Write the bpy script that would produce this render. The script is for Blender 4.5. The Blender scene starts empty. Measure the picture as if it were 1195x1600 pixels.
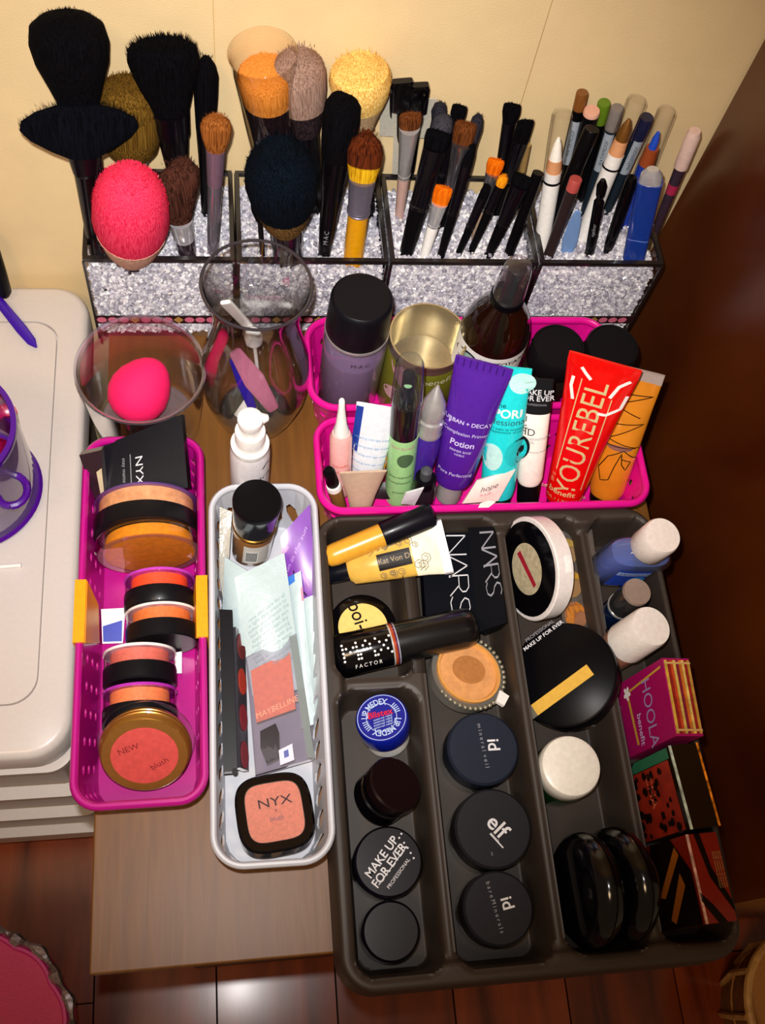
import bpy, bmesh, math, random
from math import sin, cos, pi, radians, sqrt
from mathutils import Vector, Matrix, Euler
random.seed(7)
SC = bpy.context.scene
COL = SC.collection

# ---------------------------------------------------------------- camera
F, H = 1600.0, 0.72
cam = bpy.data.objects.new('camera', bpy.data.cameras.new('camera')); COL.objects.link(cam)
cam.data.sensor_fit = 'VERTICAL'; cam.data.sensor_height = 24; cam.data.lens = 24 * F / 1600
cam.data.clip_start = 0.02
cam.location = (0, 0, H)
cam.rotation_euler = Euler([radians(a) for a in (25.643, -6.903, -5.012)], 'XYZ')
SC.camera = cam
# ---------------------------------------------------------------- world, lights, exposure
W = bpy.data.worlds.new('room'); SC.world = W; W.use_nodes = True
bg = W.node_tree.nodes['Background']; bg.inputs[0].default_value = (1.0, 0.66, 0.40, 1); bg.inputs[1].default_value = 0.17
def area(name, loc, aim, size, energy, col):
    l = bpy.data.lights.new(name, 'AREA'); l.energy = energy; l.color = col; l.size = size
    o = bpy.data.objects.new(name, l); COL.objects.link(o); o.location = loc
    o.rotation_euler = (Vector(aim) - Vector(loc)).to_track_quat('-Z', 'Y').to_euler(); return o
def spot(name, loc, aim, ang, blend, rad, energy, col):
    l = bpy.data.lights.new(name, 'SPOT'); l.energy = energy; l.color = col; l.spot_size = radians(ang); l.spot_blend = blend; l.shadow_soft_size = rad
    o = bpy.data.objects.new(name, l); COL.objects.link(o); o.location = loc
    o.rotation_euler = (Vector(aim) - Vector(loc)).to_track_quat('-Z', 'Y').to_euler(); return o
spot('phone_flash', (-0.012, 0.03, H + .005), (0.03, 0.44, 0.05), 76, 1.0, 0.006, 30, (1.0, 0.97, 0.95))
area('ceiling_lamp', (-0.5, -0.5, 1.7), (0.1, 0.4, 0), 0.35, 8, (1.0, 0.68, 0.40))
SC.view_settings.view_transform = 'Standard'; SC.view_settings.look = 'None'
SC.view_settings.gamma = 1; SC.view_settings.use_curve_mapping = False; SC.view_settings.exposure = 0.0

# ---------------------------------------------------------------- projection helpers (pixel of the photograph -> place in the room)
CM = cam.rotation_euler.to_matrix(); CP = Vector((0, 0, H)); FW = CM @ Vector((0, 0, -1))
def ray(x, y): return CM @ Vector(((x - 597.5) / F, -(y - 800) / F, -1))
def Z(x, y, z=0.0): d = ray(x, y); return CP + d * ((z - H) / d.z)
def Y(x, y, yy): d = ray(x, y); return CP + d * (yy / d.y)
def mpp(p): return (p - CP).dot(FW) / F        # metres per pixel at p

# ---------------------------------------------------------------- materials
def lin(h):
    if isinstance(h, str):
        h = h.lstrip('#'); c = [int(h[i:i+2], 16) / 255 for i in (0, 2, 4)]
        return tuple(v / 12.92 if v <= .04045 else ((v + .055) / 1.055) ** 2.4 for v in c) + (1,)
    return tuple(h) + (1,) if len(h) == 3 else h
MC = {}
def mat(c, rough=.4, metal=0., coat=0., grain=0., gscale=300., bump=0., bscale=400., spec=.5, emit=None, key=None, trans=0., alpha=1.):
    k = key or (c, rough, metal, coat, grain, gscale, bump, bscale, spec, trans, alpha)
    if k in MC: return MC[k]
    m = bpy.data.materials.new('mat_%d' % len(MC)); m.use_nodes = True; nt = m.node_tree; b = nt.nodes['Principled BSDF']
    col = lin(c)
    b.inputs['Base Color'].default_value = col; b.inputs['Roughness'].default_value = rough; b.inputs['Metallic'].default_value = metal
    b.inputs['Coat Weight'].default_value = coat; b.inputs['Coat Roughness'].default_value = .08; b.inputs['Specular IOR Level'].default_value = spec
    if max(col[:3]) < .03 and rough >= .3: b.inputs['Specular IOR Level'].default_value = spec * .35; b.inputs['Coat Weight'].default_value = coat * .3
    b.inputs['Transmission Weight'].default_value = trans; b.inputs['Alpha'].default_value = alpha
    tc = nt.nodes.new('ShaderNodeTexCoord')
    g = grain if grain else .06
    n = nt.nodes.new('ShaderNodeTexNoise'); n.inputs['Scale'].default_value = gscale; n.inputs['Detail'].default_value = 3
    nt.links.new(tc.outputs['Object'], n.inputs['Vector'])
    r = nt.nodes.new('ShaderNodeMapRange'); r.inputs[1].default_value = .3; r.inputs[2].default_value = .7
    r.inputs[3].default_value = 1 - g; r.inputs[4].default_value = 1 + g
    nt.links.new(n.outputs[0], r.inputs[0])
    mx = nt.nodes.new('ShaderNodeVectorMath'); mx.operation = 'SCALE'; mx.inputs[0].default_value = col[:3]
    nt.links.new(r.outputs[0], mx.inputs['Scale']); nt.links.new(mx.outputs[0], b.inputs['Base Color'])
    if bump:
        n2 = nt.nodes.new('ShaderNodeTexNoise'); n2.inputs['Scale'].default_value = bscale; n2.inputs['Detail'].default_value = 2
        nt.links.new(tc.outputs['Object'], n2.inputs['Vector'])
        bp = nt.nodes.new('ShaderNodeBump'); bp.inputs['Strength'].default_value = bump; bp.inputs['Distance'].default_value = .001
        nt.links.new(n2.outputs[0], bp.inputs['Height']); nt.links.new(bp.outputs[0], b.inputs['Normal'])
    MC[k] = m; return m
def furmat(c, c2=None, streak=.45):
    k = ('fur', c, c2)
    if k in MC: return MC[k]
    m = bpy.data.materials.new('bristle_%d' % len(MC)); m.use_nodes = True; nt = m.node_tree; b = nt.nodes['Principled BSDF']
    tc = nt.nodes.new('ShaderNodeTexCoord'); mp = nt.nodes.new('ShaderNodeMapping'); mp.inputs['Scale'].default_value = (1400, 1400, 40)
    n = nt.nodes.new('ShaderNodeTexNoise'); n.inputs['Scale'].default_value = 1; n.inputs['Detail'].default_value = 2
    nt.links.new(tc.outputs['Object'], mp.inputs[0]); nt.links.new(mp.outputs[0], n.inputs['Vector'])
    cr = nt.nodes.new('ShaderNodeValToRGB'); a = lin(c); d = lin(c2) if c2 else tuple(v * (1 - streak) for v in a[:3]) + (1,)
    cr.color_ramp.elements[0].position = .35; cr.color_ramp.elements[0].color = d; cr.color_ramp.elements[1].position = .65; cr.color_ramp.elements[1].color = a
    nt.links.new(n.outputs[0], cr.inputs[0]); nt.links.new(cr.outputs[0], b.inputs['Base Color'])
    b.inputs['Roughness'].default_value = .95; b.inputs['Specular IOR Level'].default_value = .06
    bp = nt.nodes.new('ShaderNodeBump'); bp.inputs['Strength'].default_value = .6; bp.inputs['Distance'].default_value = .001
    nt.links.new(n.outputs[0], bp.inputs['Height']); nt.links.new(bp.outputs[0], b.inputs['Normal'])
    MC[k] = m; return m
def glass(tint='#ffffff', edge=.55, base=0.0, refl=1.0, key=None, rough=.03):
    """thin clear plastic or glass: a see-through sheet with a Fresnel gloss and darker grazing edges"""
    k = ('glass', tint, edge, base, refl, rough)
    if k in MC: return MC[k]
    m = bpy.data.materials.new('clear_%d' % len(MC)); m.use_nodes = True; nt = m.node_tree
    for x in list(nt.nodes):
        if x.type == 'BSDF_PRINCIPLED': nt.nodes.remove(x)
    out = [x for x in nt.nodes if x.type == 'OUTPUT_MATERIAL'][0]
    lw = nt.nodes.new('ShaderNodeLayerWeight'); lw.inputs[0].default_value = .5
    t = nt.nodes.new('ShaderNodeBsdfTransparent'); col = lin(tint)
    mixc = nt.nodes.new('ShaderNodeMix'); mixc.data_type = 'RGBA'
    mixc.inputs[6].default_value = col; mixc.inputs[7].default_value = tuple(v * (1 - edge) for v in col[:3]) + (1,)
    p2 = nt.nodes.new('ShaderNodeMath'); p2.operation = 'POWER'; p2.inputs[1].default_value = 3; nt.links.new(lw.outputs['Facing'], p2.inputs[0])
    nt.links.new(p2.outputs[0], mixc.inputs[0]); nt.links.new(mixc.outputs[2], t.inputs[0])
    gl = nt.nodes.new('ShaderNodeBsdfGlossy'); gl.inputs['Roughness'].default_value = rough
    p5 = nt.nodes.new('ShaderNodeMath'); p5.operation = 'POWER'; p5.inputs[1].default_value = 4; nt.links.new(lw.outputs['Facing'], p5.inputs[0])
    mu = nt.nodes.new('ShaderNodeMath'); mu.operation = 'MULTIPLY_ADD'; mu.inputs[1].default_value = .75 * refl; mu.inputs[2].default_value = .04 * refl; mu.use_clamp = True
    nt.links.new(p5.outputs[0], mu.inputs[0])
    mx = nt.nodes.new('ShaderNodeMixShader'); nt.links.new(mu.outputs[0], mx.inputs[0]); nt.links.new(t.outputs[0], mx.inputs[1]); nt.links.new(gl.outputs[0], mx.inputs[2])
    last = mx
    if base:
        df = nt.nodes.new('ShaderNodeBsdfDiffuse'); df.inputs[0].default_value = col
        m2 = nt.nodes.new('ShaderNodeMixShader'); m2.inputs[0].default_value = base
        nt.links.new(mx.outputs[0], m2.inputs[1]); nt.links.new(df.outputs[0], m2.inputs[2]); last = m2
    nt.links.new(last.outputs[0], out.inputs[0])
    MC[k] = m; return m
def wood(c1, c2, scale=(3, 60, 60), rough=.35, coat=.0, key=None, bump=.1, w=.5, crough=.15):
    m = bpy.data.materials.new('wood_%d' % len(MC)); m.use_nodes = True; nt = m.node_tree; b = nt.nodes['Principled BSDF']
    tc = nt.nodes.new('ShaderNodeTexCoord'); mp = nt.nodes.new('ShaderNodeMapping'); mp.inputs['Scale'].default_value = scale
    n = nt.nodes.new('ShaderNodeTexNoise'); n.inputs['Scale'].default_value = 1; n.inputs['Detail'].default_value = 5; n.inputs['Distortion'].default_value = .6
    oi = nt.nodes.new('ShaderNodeObjectInfo'); ad = nt.nodes.new('ShaderNodeVectorMath'); ad.operation = 'ADD'
    nt.links.new(tc.outputs['Object'], ad.inputs[0]); nt.links.new(oi.outputs['Location'], ad.inputs[1])
    nt.links.new(ad.outputs[0], mp.inputs[0]); nt.links.new(mp.outputs[0], n.inputs['Vector'])
    cr = nt.nodes.new('ShaderNodeValToRGB'); cr.color_ramp.elements[0].position = w - .2; cr.color_ramp.elements[0].color = lin(c1)
    cr.color_ramp.elements[1].position = w + .2; cr.color_ramp.elements[1].color = lin(c2)
    nt.links.new(n.outputs[0], cr.inputs[0]); nt.links.new(cr.outputs[0], b.inputs['Base Color'])
    b.inputs['Roughness'].default_value = rough; b.inputs['Coat Weight'].default_value = coat; b.inputs['Coat Roughness'].default_value = crough
    bp = nt.nodes.new('ShaderNodeBump'); bp.inputs['Strength'].default_value = bump; bp.inputs['Distance'].default_value = .001
    nt.links.new(n.outputs[0], bp.inputs['Height']); nt.links.new(bp.outputs[0], b.inputs['Normal'])
    MC[('wood', len(MC))] = m; return m

# ---------------------------------------------------------------- object helpers
def link(name, verts, faces, m, parent=None, smooth=True, ang=38):
    me = bpy.data.meshes.new(name); me.from_pydata([tuple(v) for v in verts], [], faces); me.update()
    if m: me.materials.append(m)
    if smooth:
        me.polygons.foreach_set('use_smooth', [True] * len(me.polygons)); me.set_sharp_from_angle(angle=radians(ang))
    o = bpy.data.objects.new(name, me); COL.objects.link(o)
    if parent: o.parent = parent
    return o
def tag(o, label, cat=None, group=None, kind=None):
    if label: o['label'] = label
    if cat: o['category'] = cat
    if group: o['group'] = group
    if kind: o['kind'] = kind
    return o
def sec(w, d, p, n):
    r = []
    for i in range(n):
        a = 2 * pi * (i + .5) / n; c, s = cos(a), sin(a); e = 2.0 / p
        r.append((w * math.copysign(abs(c) ** e, c), d * math.copysign(abs(s) ** e, s)))
    return r
def loftdata(secs, n=32, cap0=True, cap1=True):
    """secs: (z, halfw, halfd, p, cx, cy)"""
    V, Fc = [], []
    for s in secs:
        z, w, d = s[:3]; p = s[3] if len(s) > 3 else 2; cx = s[4] if len(s) > 4 else 0; cy = s[5] if len(s) > 5 else 0
        V += [(x + cx, y + cy, z) for x, y in sec(w, d, p, n)]
    for k in range(len(secs) - 1):
        for i in range(n):
            j = (i + 1) % n; Fc.append((k*n+i, k*n+j, (k+1)*n+j, (k+1)*n+i))
    if cap0: Fc.append(tuple(range(n - 1, -1, -1)))
    if cap1: Fc.append(tuple((len(secs)-1)*n + i for i in range(n)))
    return V, Fc
def boxdata(x0, x1, y0, y1, z0, z1):
    V = [(x, y, z) for z in (z0, z1) for y in (y0, y1) for x in (x0, x1)]
    return V, [(0, 2, 3, 1), (4, 5, 7, 6), (0, 1, 5, 4), (2, 6, 7, 3), (0, 4, 6, 2), (1, 3, 7, 5)]
def merge(*ds):
    V, Fc = [], []
    for v, f in ds:
        o = len(V); V += list(v); Fc += [tuple(i + o for i in q) for q in f]
    return V, Fc
def tubedata(pts, r, n=8, closed=False):
    pts = [Vector(p) for p in pts]; V, Fc = [], []; N = len(pts)
    rr = r if isinstance(r, (list, tuple)) else [r] * N
    up = Vector((0, 0, 1))
    for i, p in enumerate(pts):
        a = pts[(i - 1) % N] if (closed or i) else p; b = pts[(i + 1) % N] if (closed or i < N - 1) else p
        t = (b - a).normalized(); s = t.cross(up)
        if s.length < .05: s = t.cross(Vector((1, 0, 0)))
        s.normalize(); u = s.cross(t)
        for k in range(n):
            c = 2 * pi * k / n; V.append(p + (s * cos(c) + u * sin(c)) * rr[i])
    for i in range(N if closed else N - 1):
        j = (i + 1) % N
        for k in range(n):
            l = (k + 1) % n; Fc.append((i*n+k, i*n+l, j*n+l, j*n+k))
    if not closed: Fc += [tuple(range(n - 1, -1, -1)), tuple((N-1)*n + k for k in range(n))]
    return V, Fc
FONT = {}
def textdata(s, bold=0.0):
    """unit-height lettering as flat polygons"""
    k = (s, bold)
    if k not in FONT:
        cu = bpy.data.curves.new('t', 'FONT'); cu.body = s; cu.align_x = 'CENTER'; cu.align_y = 'CENTER'; cu.resolution_u = 3; cu.offset = bold; cu.size = 1.35
        o = bpy.data.objects.new('t', cu); COL.objects.link(o)
        me = bpy.data.meshes.new_from_object(o.evaluated_get(bpy.context.evaluated_depsgraph_get()))
        FONT[k] = ([tuple(v.co) for v in me.vertices], [tuple(p.vertices) for p in me.polygons])
        bpy.data.objects.remove(o); bpy.data.meshes.remove(me); bpy.data.curves.remove(cu)
    return FONT[k]

class T:
    """a thing: an Empty at its base; local z runs from p0 to p1, local x is to the right and -y towards the viewer; sizes in photo pixels at its distance"""
    def __init__(s, name, label, cat, p0, p1, group=None, roll=0, s_at=None):
        p0, p1 = Vector(p0), Vector(p1); s.p0 = p0; ax = p1 - p0; s.L = ax.length; z = ax.normalized()
        away = ((p0 + p1) / 2 - CP); y = away - z * away.dot(z)
        if y.length < 1e-4: y = Vector((0, 1, 0)) - z * z.y
        y.normalize(); x = y.cross(z)
        if abs(z.dot(away.normalized())) > .8: y = Vector((0, 1, 0)) - z * z.y; y.normalize(); x = y.cross(z)
        if z.z > .999: y = Vector((0, 1, 0)); x = Vector((1, 0, 0))
        M = Matrix((x, y, z)).transposed() @ Matrix.Rotation(radians(roll), 3, 'Z')
        s.e = bpy.data.objects.new(name, None); COL.objects.link(s.e); s.e.empty_display_size = .01
        s.e.matrix_world = Matrix.Translation(p0) @ M.to_4x4(); s.M = s.e.matrix_world.copy()
        tag(s.e, label, cat, group); s.s = mpp(s_at if s_at else (p0 + p1) / 2)
        s.k = 1.0 if s_at else mpp(p0) / mpp(p1)
    def tm(s, f): return f * s.k / (1 + f * (s.k - 1)) if 0 <= f <= 1 else f
    def S(s, secs):
        r = []
        for q in secs:
            t, w = q[0], q[1]; d = q[2] if len(q) > 2 and q[2] is not None else w; p = q[3] if len(q) > 3 else 2
            cx = q[4] * s.s if len(q) > 4 else 0; cy = q[5] * s.s if len(q) > 5 else 0
            r.append((s.tm(t) * s.L, w * s.s / 2, d * s.s / 2, p, cx, cy))
        return r
    def loft(s, name, m, secs, n=28, caps=(1, 1), parent=None, label=None, fur=0, furl=6, ang=38):
        S = s.S(secs); D = loftdata(S, n, *caps)
        if fur: D = merge(D, s.spikes(S, fur, furl * s.s))
        o = link(name, D[0], D[1], m, parent or s.e, ang=ang)
        if label: o['label'] = label
        return o
    def spikes(s, S, cnt, L):
        V, Fc = [], []; R = random.Random(len(S) * 7 + cnt)
        for _ in range(cnt):
            k = R.uniform(.15, 1) ** .5 * (len(S) - 1); i = min(int(k), len(S) - 2); f = k - i
            a, b = S[i], S[i + 1]; th = R.uniform(0, 2 * pi); w = a[1] + (b[1] - a[1]) * f; d = a[2] + (b[2] - a[2]) * f; z = a[0] + (b[0] - a[0]) * f
            cx = (a[4] * (1 - f) + b[4] * f); cy = (a[5] * (1 - f) + b[5] * f)
            if i == len(S) - 2 and R.random() < .6: q = R.random() ** .5; w *= q; d *= q; z = b[0]
            p = Vector((cx + w * cos(th), cy + d * sin(th), z))
            dr = Vector((w * cos(th), d * sin(th), 0)); dr = dr.normalized() if dr.length > 0 else dr
            dr = (dr * .35 + Vector((0, 0, 1)) + Vector((R.uniform(-.2, .2), R.uniform(-.2, .2), 0))).normalized()
            sd = Vector((-sin(th), cos(th), 0)) * .00035; q = p - dr * .001
            o = len(V); V += [q - sd, q + sd, q + dr * (L * R.uniform(.5, 1.1) + .001)]; Fc.append((o, o + 1, o + 2))
        return V, Fc
    def surf(s, S, x, z):
        z = min(max(z, S[0][0]), S[-1][0])
        for a, b in zip(S, S[1:]):
            if z <= b[0] + 1e-9: break
        f = (z - a[0]) / max(b[0] - a[0], 1e-9); w, d, p = (a[i] + (b[i] - a[i]) * f for i in (1, 2, 3))
        cx = a[4] + (b[4] - a[4]) * f; cy = a[5] + (b[5] - a[5]) * f
        u = min(abs(x - cx) / w, .999); return cy - d * (1 - u ** p) ** (1 / p)
    def onto(s, name, D, m, secs, off=.00025, parent=None, label=None):
        """drape flat (x, z) data over the near side of a loft"""
        S = s.S(secs); V = [(x, s.surf(S, x, z) - off, z) for x, z in D[0]]
        o = link(name, V, D[1], m, parent or s.e, smooth=False)
        if label: o['label'] = label
        return o
    def text(s, st, size, t, m, secs, x=0, rot=0, bold=0., sx=1., name='lettering', off=.0004, parent=None):
        V, Fc = textdata(st, bold); k = size * s.s; c, sn = cos(radians(rot)), sin(radians(rot))
        return s.onto(name, ([(x * s.s + (v[0] * sx * c - v[1] * sn) * k, s.tm(t) * s.L + (v[0] * sx * sn + v[1] * c) * k) for v in V], Fc), m, secs, off, parent)
    def patch(s, name, m, x0, x1, t0, t1, secs, off=.0002, nx=14, nz=8, label=None, parent=None):
        V, Fc = [], []
        for j in range(nz + 1):
            for i in range(nx + 1): V.append(((x0 + (x1 - x0) * i / nx) * s.s, s.tm(t0 + (t1 - t0) * j / nz) * s.L))
        for j in range(nz):
            for i in range(nx): a = j * (nx + 1) + i; Fc.append((a, a + 1, a + nx + 2, a + nx + 1))
        return s.onto(name, (V, Fc), m, secs, off, parent, label)
    def blob(s, name, m, x, t, rx, rz, secs, off=.0003, n=20, rot=0, parent=None, label=None):
        t = s.tm(t); V = [(x * s.s, t * s.L)]; Fc = []
        for k in (1, 2):
            for i in range(n):
                a = 2 * pi * i / n; u, v = rx * s.s * cos(a) * k / 2, rz * s.s * sin(a) * k / 2; c, sn = cos(radians(rot)), sin(radians(rot))
                V.append((x * s.s + u * c - v * sn, t * s.L + u * sn + v * c))
        for i in range(n):
            j = (i + 1) % n; Fc += [(0, 1 + i, 1 + j), (1 + i, 1 + n + i, 1 + n + j, 1 + j)]
        return s.onto(name, (V, Fc), m, secs, off, parent, label)
    def line(s, name, m, pts, w, secs, off=.0004, parent=None, label=None):
        """pts in (x px, t) ; a ribbon w px wide"""
        P = [Vector((x * s.s, s.tm(t) * s.L)) for x, t in pts]; Q = []
        for a, b in zip(P, P[1:]):
            n = max(1, int((b - a).length / (4 * s.s))); Q += [a + (b - a) * i / n for i in range(n)]
        Q.append(P[-1]); V, Fc = [], []
        for i, p in enumerate(Q):
            d = (Q[min(i + 1, len(Q) - 1)] - Q[max(i - 1, 0)]); d = d.normalized() if d.length else Vector((1, 0)); nn = Vector((-d.y, d.x)) * w * s.s / 2
            V += [tuple(p + nn), tuple(p - nn)]
            if i: Fc.append((2*i-2, 2*i-1, 2*i+1, 2*i))
        return s.onto(name, (V, Fc), m, secs, off, parent, label)
    # flat face at local z = L
    def ftext(s, st, size, m, x=0, y=0, rot=0, bold=0., sx=1., z=None, off=.0004, name='lettering', arc=None, parent=None):
        V, Fc = textdata(st, bold); k = size * s.s; c, sn = cos(radians(rot)), sin(radians(rot)); z0 = s.L if z is None else z * s.L
        P = []
        for v in V:
            u, w = v[0] * sx * k, v[1] * k
            if arc:
                R = arc * s.s; a = u / R; r = R + w; u, w = r * sin(a), r * cos(a)
            P.append((x * s.s + u * c - w * sn, y * s.s + u * sn + w * c, z0 + off))
        return link(name, P, Fc, m, parent or s.e, smooth=False)
    def fdisc(s, name, m, r, r0=0, x=0, y=0, z=None, off=.0002, n=40, ry=None, parent=None, label=None):
        z0 = (s.L if z is None else z * s.L) + off; ry = ry or r; V, Fc = [], []
        for q in ((r0, r0 * ry / r), (r, ry)):
            V += [((x + q[0] * cos(2*pi*i/n)) * s.s, (y + q[1] * sin(2*pi*i/n)) * s.s, z0) for i in range(n)]
        if r0: Fc = [(i, (i+1) % n, n + (i+1) % n, n + i) for i in range(n)]
        else: V = V[n:]; Fc = [tuple(range(n))]
        o = link(name, V, Fc, m, parent or s.e, smooth=False)
        if label: o['label'] = label
        return o
    def fpoly(s, name, m, pts, z=None, off=.0003, h=0, parent=None, label=None):
        z0 = (s.L if z is None else z * s.L) + off; n = len(pts); V = [(x * s.s, y * s.s, z0) for x, y in pts]; Fc = [tuple(range(n))]
        if h:
            V += [(x * s.s, y * s.s, z0 + h) for x, y in pts]; Fc = [tuple(range(n-1, -1, -1)), tuple(range(n, 2*n))] + [(i, (i+1) % n, n + (i+1) % n, n + i) for i in range(n)]
        o = link(name, V, Fc, m, parent or s.e, smooth=False)
        if label: o['label'] = label
        return o
def up(name, label, cat, x, y, zt, h, group=None, roll=0):
    """an upright thing whose top centre shows at pixel (x, y) at height zt"""
    p = Z(x, y, zt); return T(name, label, cat, p - Vector((0, 0, h)), p, group, roll, s_at=p)

# common materials
BLK = mat('#08070b', .38, spec=.3); BLKM = mat('#08070a', .6, spec=.2); BLKG = mat('#060508', .13, spec=.45)
NAVY = mat('#14182a', .45); WHT = mat('#f1eee8', .35); WHTG = mat('#f4f1ec', .2, coat=.4)
SIL = mat('#c4c1c0', .28, metal=.55, coat=.3); CHR = mat('#d8d8de', .12, metal=.6, coat=.4); GLD = mat('#c08a3c', .3, metal=1); GUN = mat('#55505a', .3, metal=1)
WTX = mat('#d8d8dc', .5); GTX = mat('#8a8a92', .5); CLR = glass('#fbfbff', .45, 0, 1.0); CLRD = glass('#f0eef4', .75, .03, 1.2)
BL, GOLDTX = mat('#08080a', .5), mat('#e8d9a0', .35, metal=.6)

# ================================================================ the setting
WY = .597                                           # wall plane
def groove_wall():
    # wall board with shallow vertical seams, built as panels with recessed joints
    m = mat('#f2d6a2', .5, bump=.25, bscale=900, grain=.03, gscale=30, coat=.0)
    e = bpy.data.objects.new('wall_back', None); COL.objects.link(e); e.location = (0, WY, 0); e['kind'] = 'structure'
    xs = [-1.6, -.8, -.003, .225, 1.2]
    base = link('backing', *boxdata(-1.7, 1.2, .0015, .03, -.5, 1.9), mat('#d8b878', .6), e, False)
    for a, b in zip(xs, xs[1:]):
        link('panel', *boxdata(a + .0003, b - .0003, 0, .0016, -.5, 1.9), m, e, False)
    return e
groove_wall()
FLZ = -.5
fl = bpy.data.objects.new('floor', None); COL.objects.link(fl); fl.location = (0, 0, FLZ); fl['kind'] = 'structure'
link('subfloor', *boxdata(-1.7, 1.2, -1.5, WY + .03, -.03, -.004), mat('#150602', .7), fl, False)
FW1 = wood('#521c08', '#98441a', (28, 4, 20), .25, .35, bump=.08)
FW2 = wood('#42160a', '#86380f', (28, 4, 20), .25, .35, bump=.08)
R = random.Random(3); k = 0; x = -.157 - .1275 * 5
while x < 1.1:
    y = -1.5; 
    while y < WY:
        l = R.uniform(.5, .9); y1 = min(y + l, WY)
        o = link('plank', *boxdata(-.0628, .0628, -(y1 - y) / 2 + .0007, (y1 - y) / 2 - .0007, -.004, R.uniform(-.0004, .0)), (FW1, FW2)[k % 2], fl, False)
        o.location = (x + .0637, (y + y1) / 2, 0); y = y1; k += R.choice((1, 2))
    x += .1275
# side cabinet on the right
e = bpy.data.objects.new('wooden_cabinet', None); COL.objects.link(e); e.location = (.388, .3, FLZ)
tag(e, 'tall dark reddish brown wooden cabinet with a glossy side, at the right', 'cabinet')
CW = wood('#4c1e08', '#74380f', (40, 5, 3), .30, .3, bump=.05, crough=.25)
link('side_panel', *boxdata(0, .02, -.262, .293, .02, 1.6), CW, e, False)
link('front_door', *boxdata(.021, .5, -.262, -.243, .03, 1.59), CW, e, False)
link('top_board', *boxdata(-.004, .5, -.268, .293, 1.601, 1.62), CW, e, False)
link('plinth', *boxdata(.006, .5, -.25, .293, 0, .0195), CW, e, False)
# the small brown table that carries everything
tb = bpy.data.objects.new('brown_table', None); COL.objects.link(tb); tb.location = (.12, .3, FLZ)
tag(tb, 'small brown laminate side table under all the baskets and trays, against the cream wall', 'table')
TW = wood('#684216', '#7a4e1c', (160, 14, 14), .42, .0, bump=.08, crough=.3)
h = -FLZ
V, Fc = boxdata(-.216, .216, -.2755, .2855, h - .02, h)
o = link('table_top', V, Fc, TW, tb, False); bv = o.modifiers.new('b', 'BEVEL'); bv.width = .0012; bv.segments = 2
DK = wood('#2a1208', '#3d1c0c', (40, 6, 6), .5, .0)
for nm, b in (('side_board', (-.19, -.172, -.25, .28, 0, h - .0205)), ('side_board', (.172, .19, -.25, .28, 0, h - .0205)), ('back_board', (-.1715, .1715, .265, .28, 0, h - .0205))):
    link(nm, *boxdata(*b), DK, tb, False)
for kk in range(3):
    dr = link('drawer', *boxdata(-.1705, .1705, -.262, .26, .02 + kk * .153, .168 + kk * .153), DK, tb, False)
    link('knob', *[tuple(map(tuple, q)) if 0 else q for q in tubedata([(0, -.262, .094 + kk*.153), (0, -.272, .094 + kk*.153)], .009, 12)], GUN, dr)

# white plastic drawer unit on the left
wu = bpy.data.objects.new('plastic_drawer_unit', None); COL.objects.link(wu); wu.location = (-.38, .38, FLZ)
tag(wu, 'white plastic drawer unit with a grooved flat top, left of the brown table', 'drawer unit')
WP = mat('#d4ccc6', .35, grain=.02, coat=.1)
TZ = -.04 - FLZ; a, b = .2605, .2085
def rr(hx, hy, r, n=8, cx=0, cy=0):
    P = []
    for q, (sx, sy) in enumerate(((1, 1), (-1, 1), (-1, -1), (1, -1))):
        for i in range(n + 1):
            t = pi / 2 * (q + i / n); P.append((cx + sx * (hx - r) + r * cos(t), cy + sy * (hy - r) + r * sin(t)))
    return P
def ringstack(levels):
    """levels: list of (outline points, z); returns closed-off surface through all outlines with a last cap"""
    V, Fc = [], []; n = len(levels[0][0])
    for P, z in levels: V += [(x, y, z) for x, y in P]
    for k in range(len(levels) - 1):
        for i in range(n): j = (i + 1) % n; Fc.append((k*n+i, k*n+j, (k+1)*n+j, (k+1)*n+i))
    Fc += [tuple(range(n - 1, -1, -1)), tuple((len(levels)-1)*n + i for i in range(n))]
    return V, Fc
gx, gy, gcx, gcy = .225, .172, -.0, .0
lv = [(rr(a, b, .03), TZ - .03), (rr(a, b, .03), TZ - .006), (rr(a - .002, b - .002, .028), TZ - .0015), (rr(a - .006, b - .006, .025), TZ)]
lv += [(rr(.2365, .170, .022), TZ), (rr(.2362, .1697, .0217), TZ - .004), (rr(.2350, .1685, .0207), TZ - .004), (rr(.2347, .1682, .0205), TZ - .0002)]
link('top', *ringstack(lv), WP, wu, ang=50)
link('frame', *boxdata(-.235, .235, -.175, .2, 0, TZ - .031), mat('#8f8078', .5), wu, False)
for kk in range(4):
    z1 = TZ - .04 - kk * .098
    P = []
    lvl = [(rr(.25, .012, .011, cy=-.187), z1 - .09), (rr(.254, .018, .015, cy=-.187), z1 - .07), (rr(.256, .021, .018, cy=-.187), z1 - .02), (rr(.258, .024, .02, cy=-.187), z1 - .008), (rr(.258, .024, .02, cy=-.187), z1)]
    link('drawer', *ringstack(lvl), WP, wu, ang=50)

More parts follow.
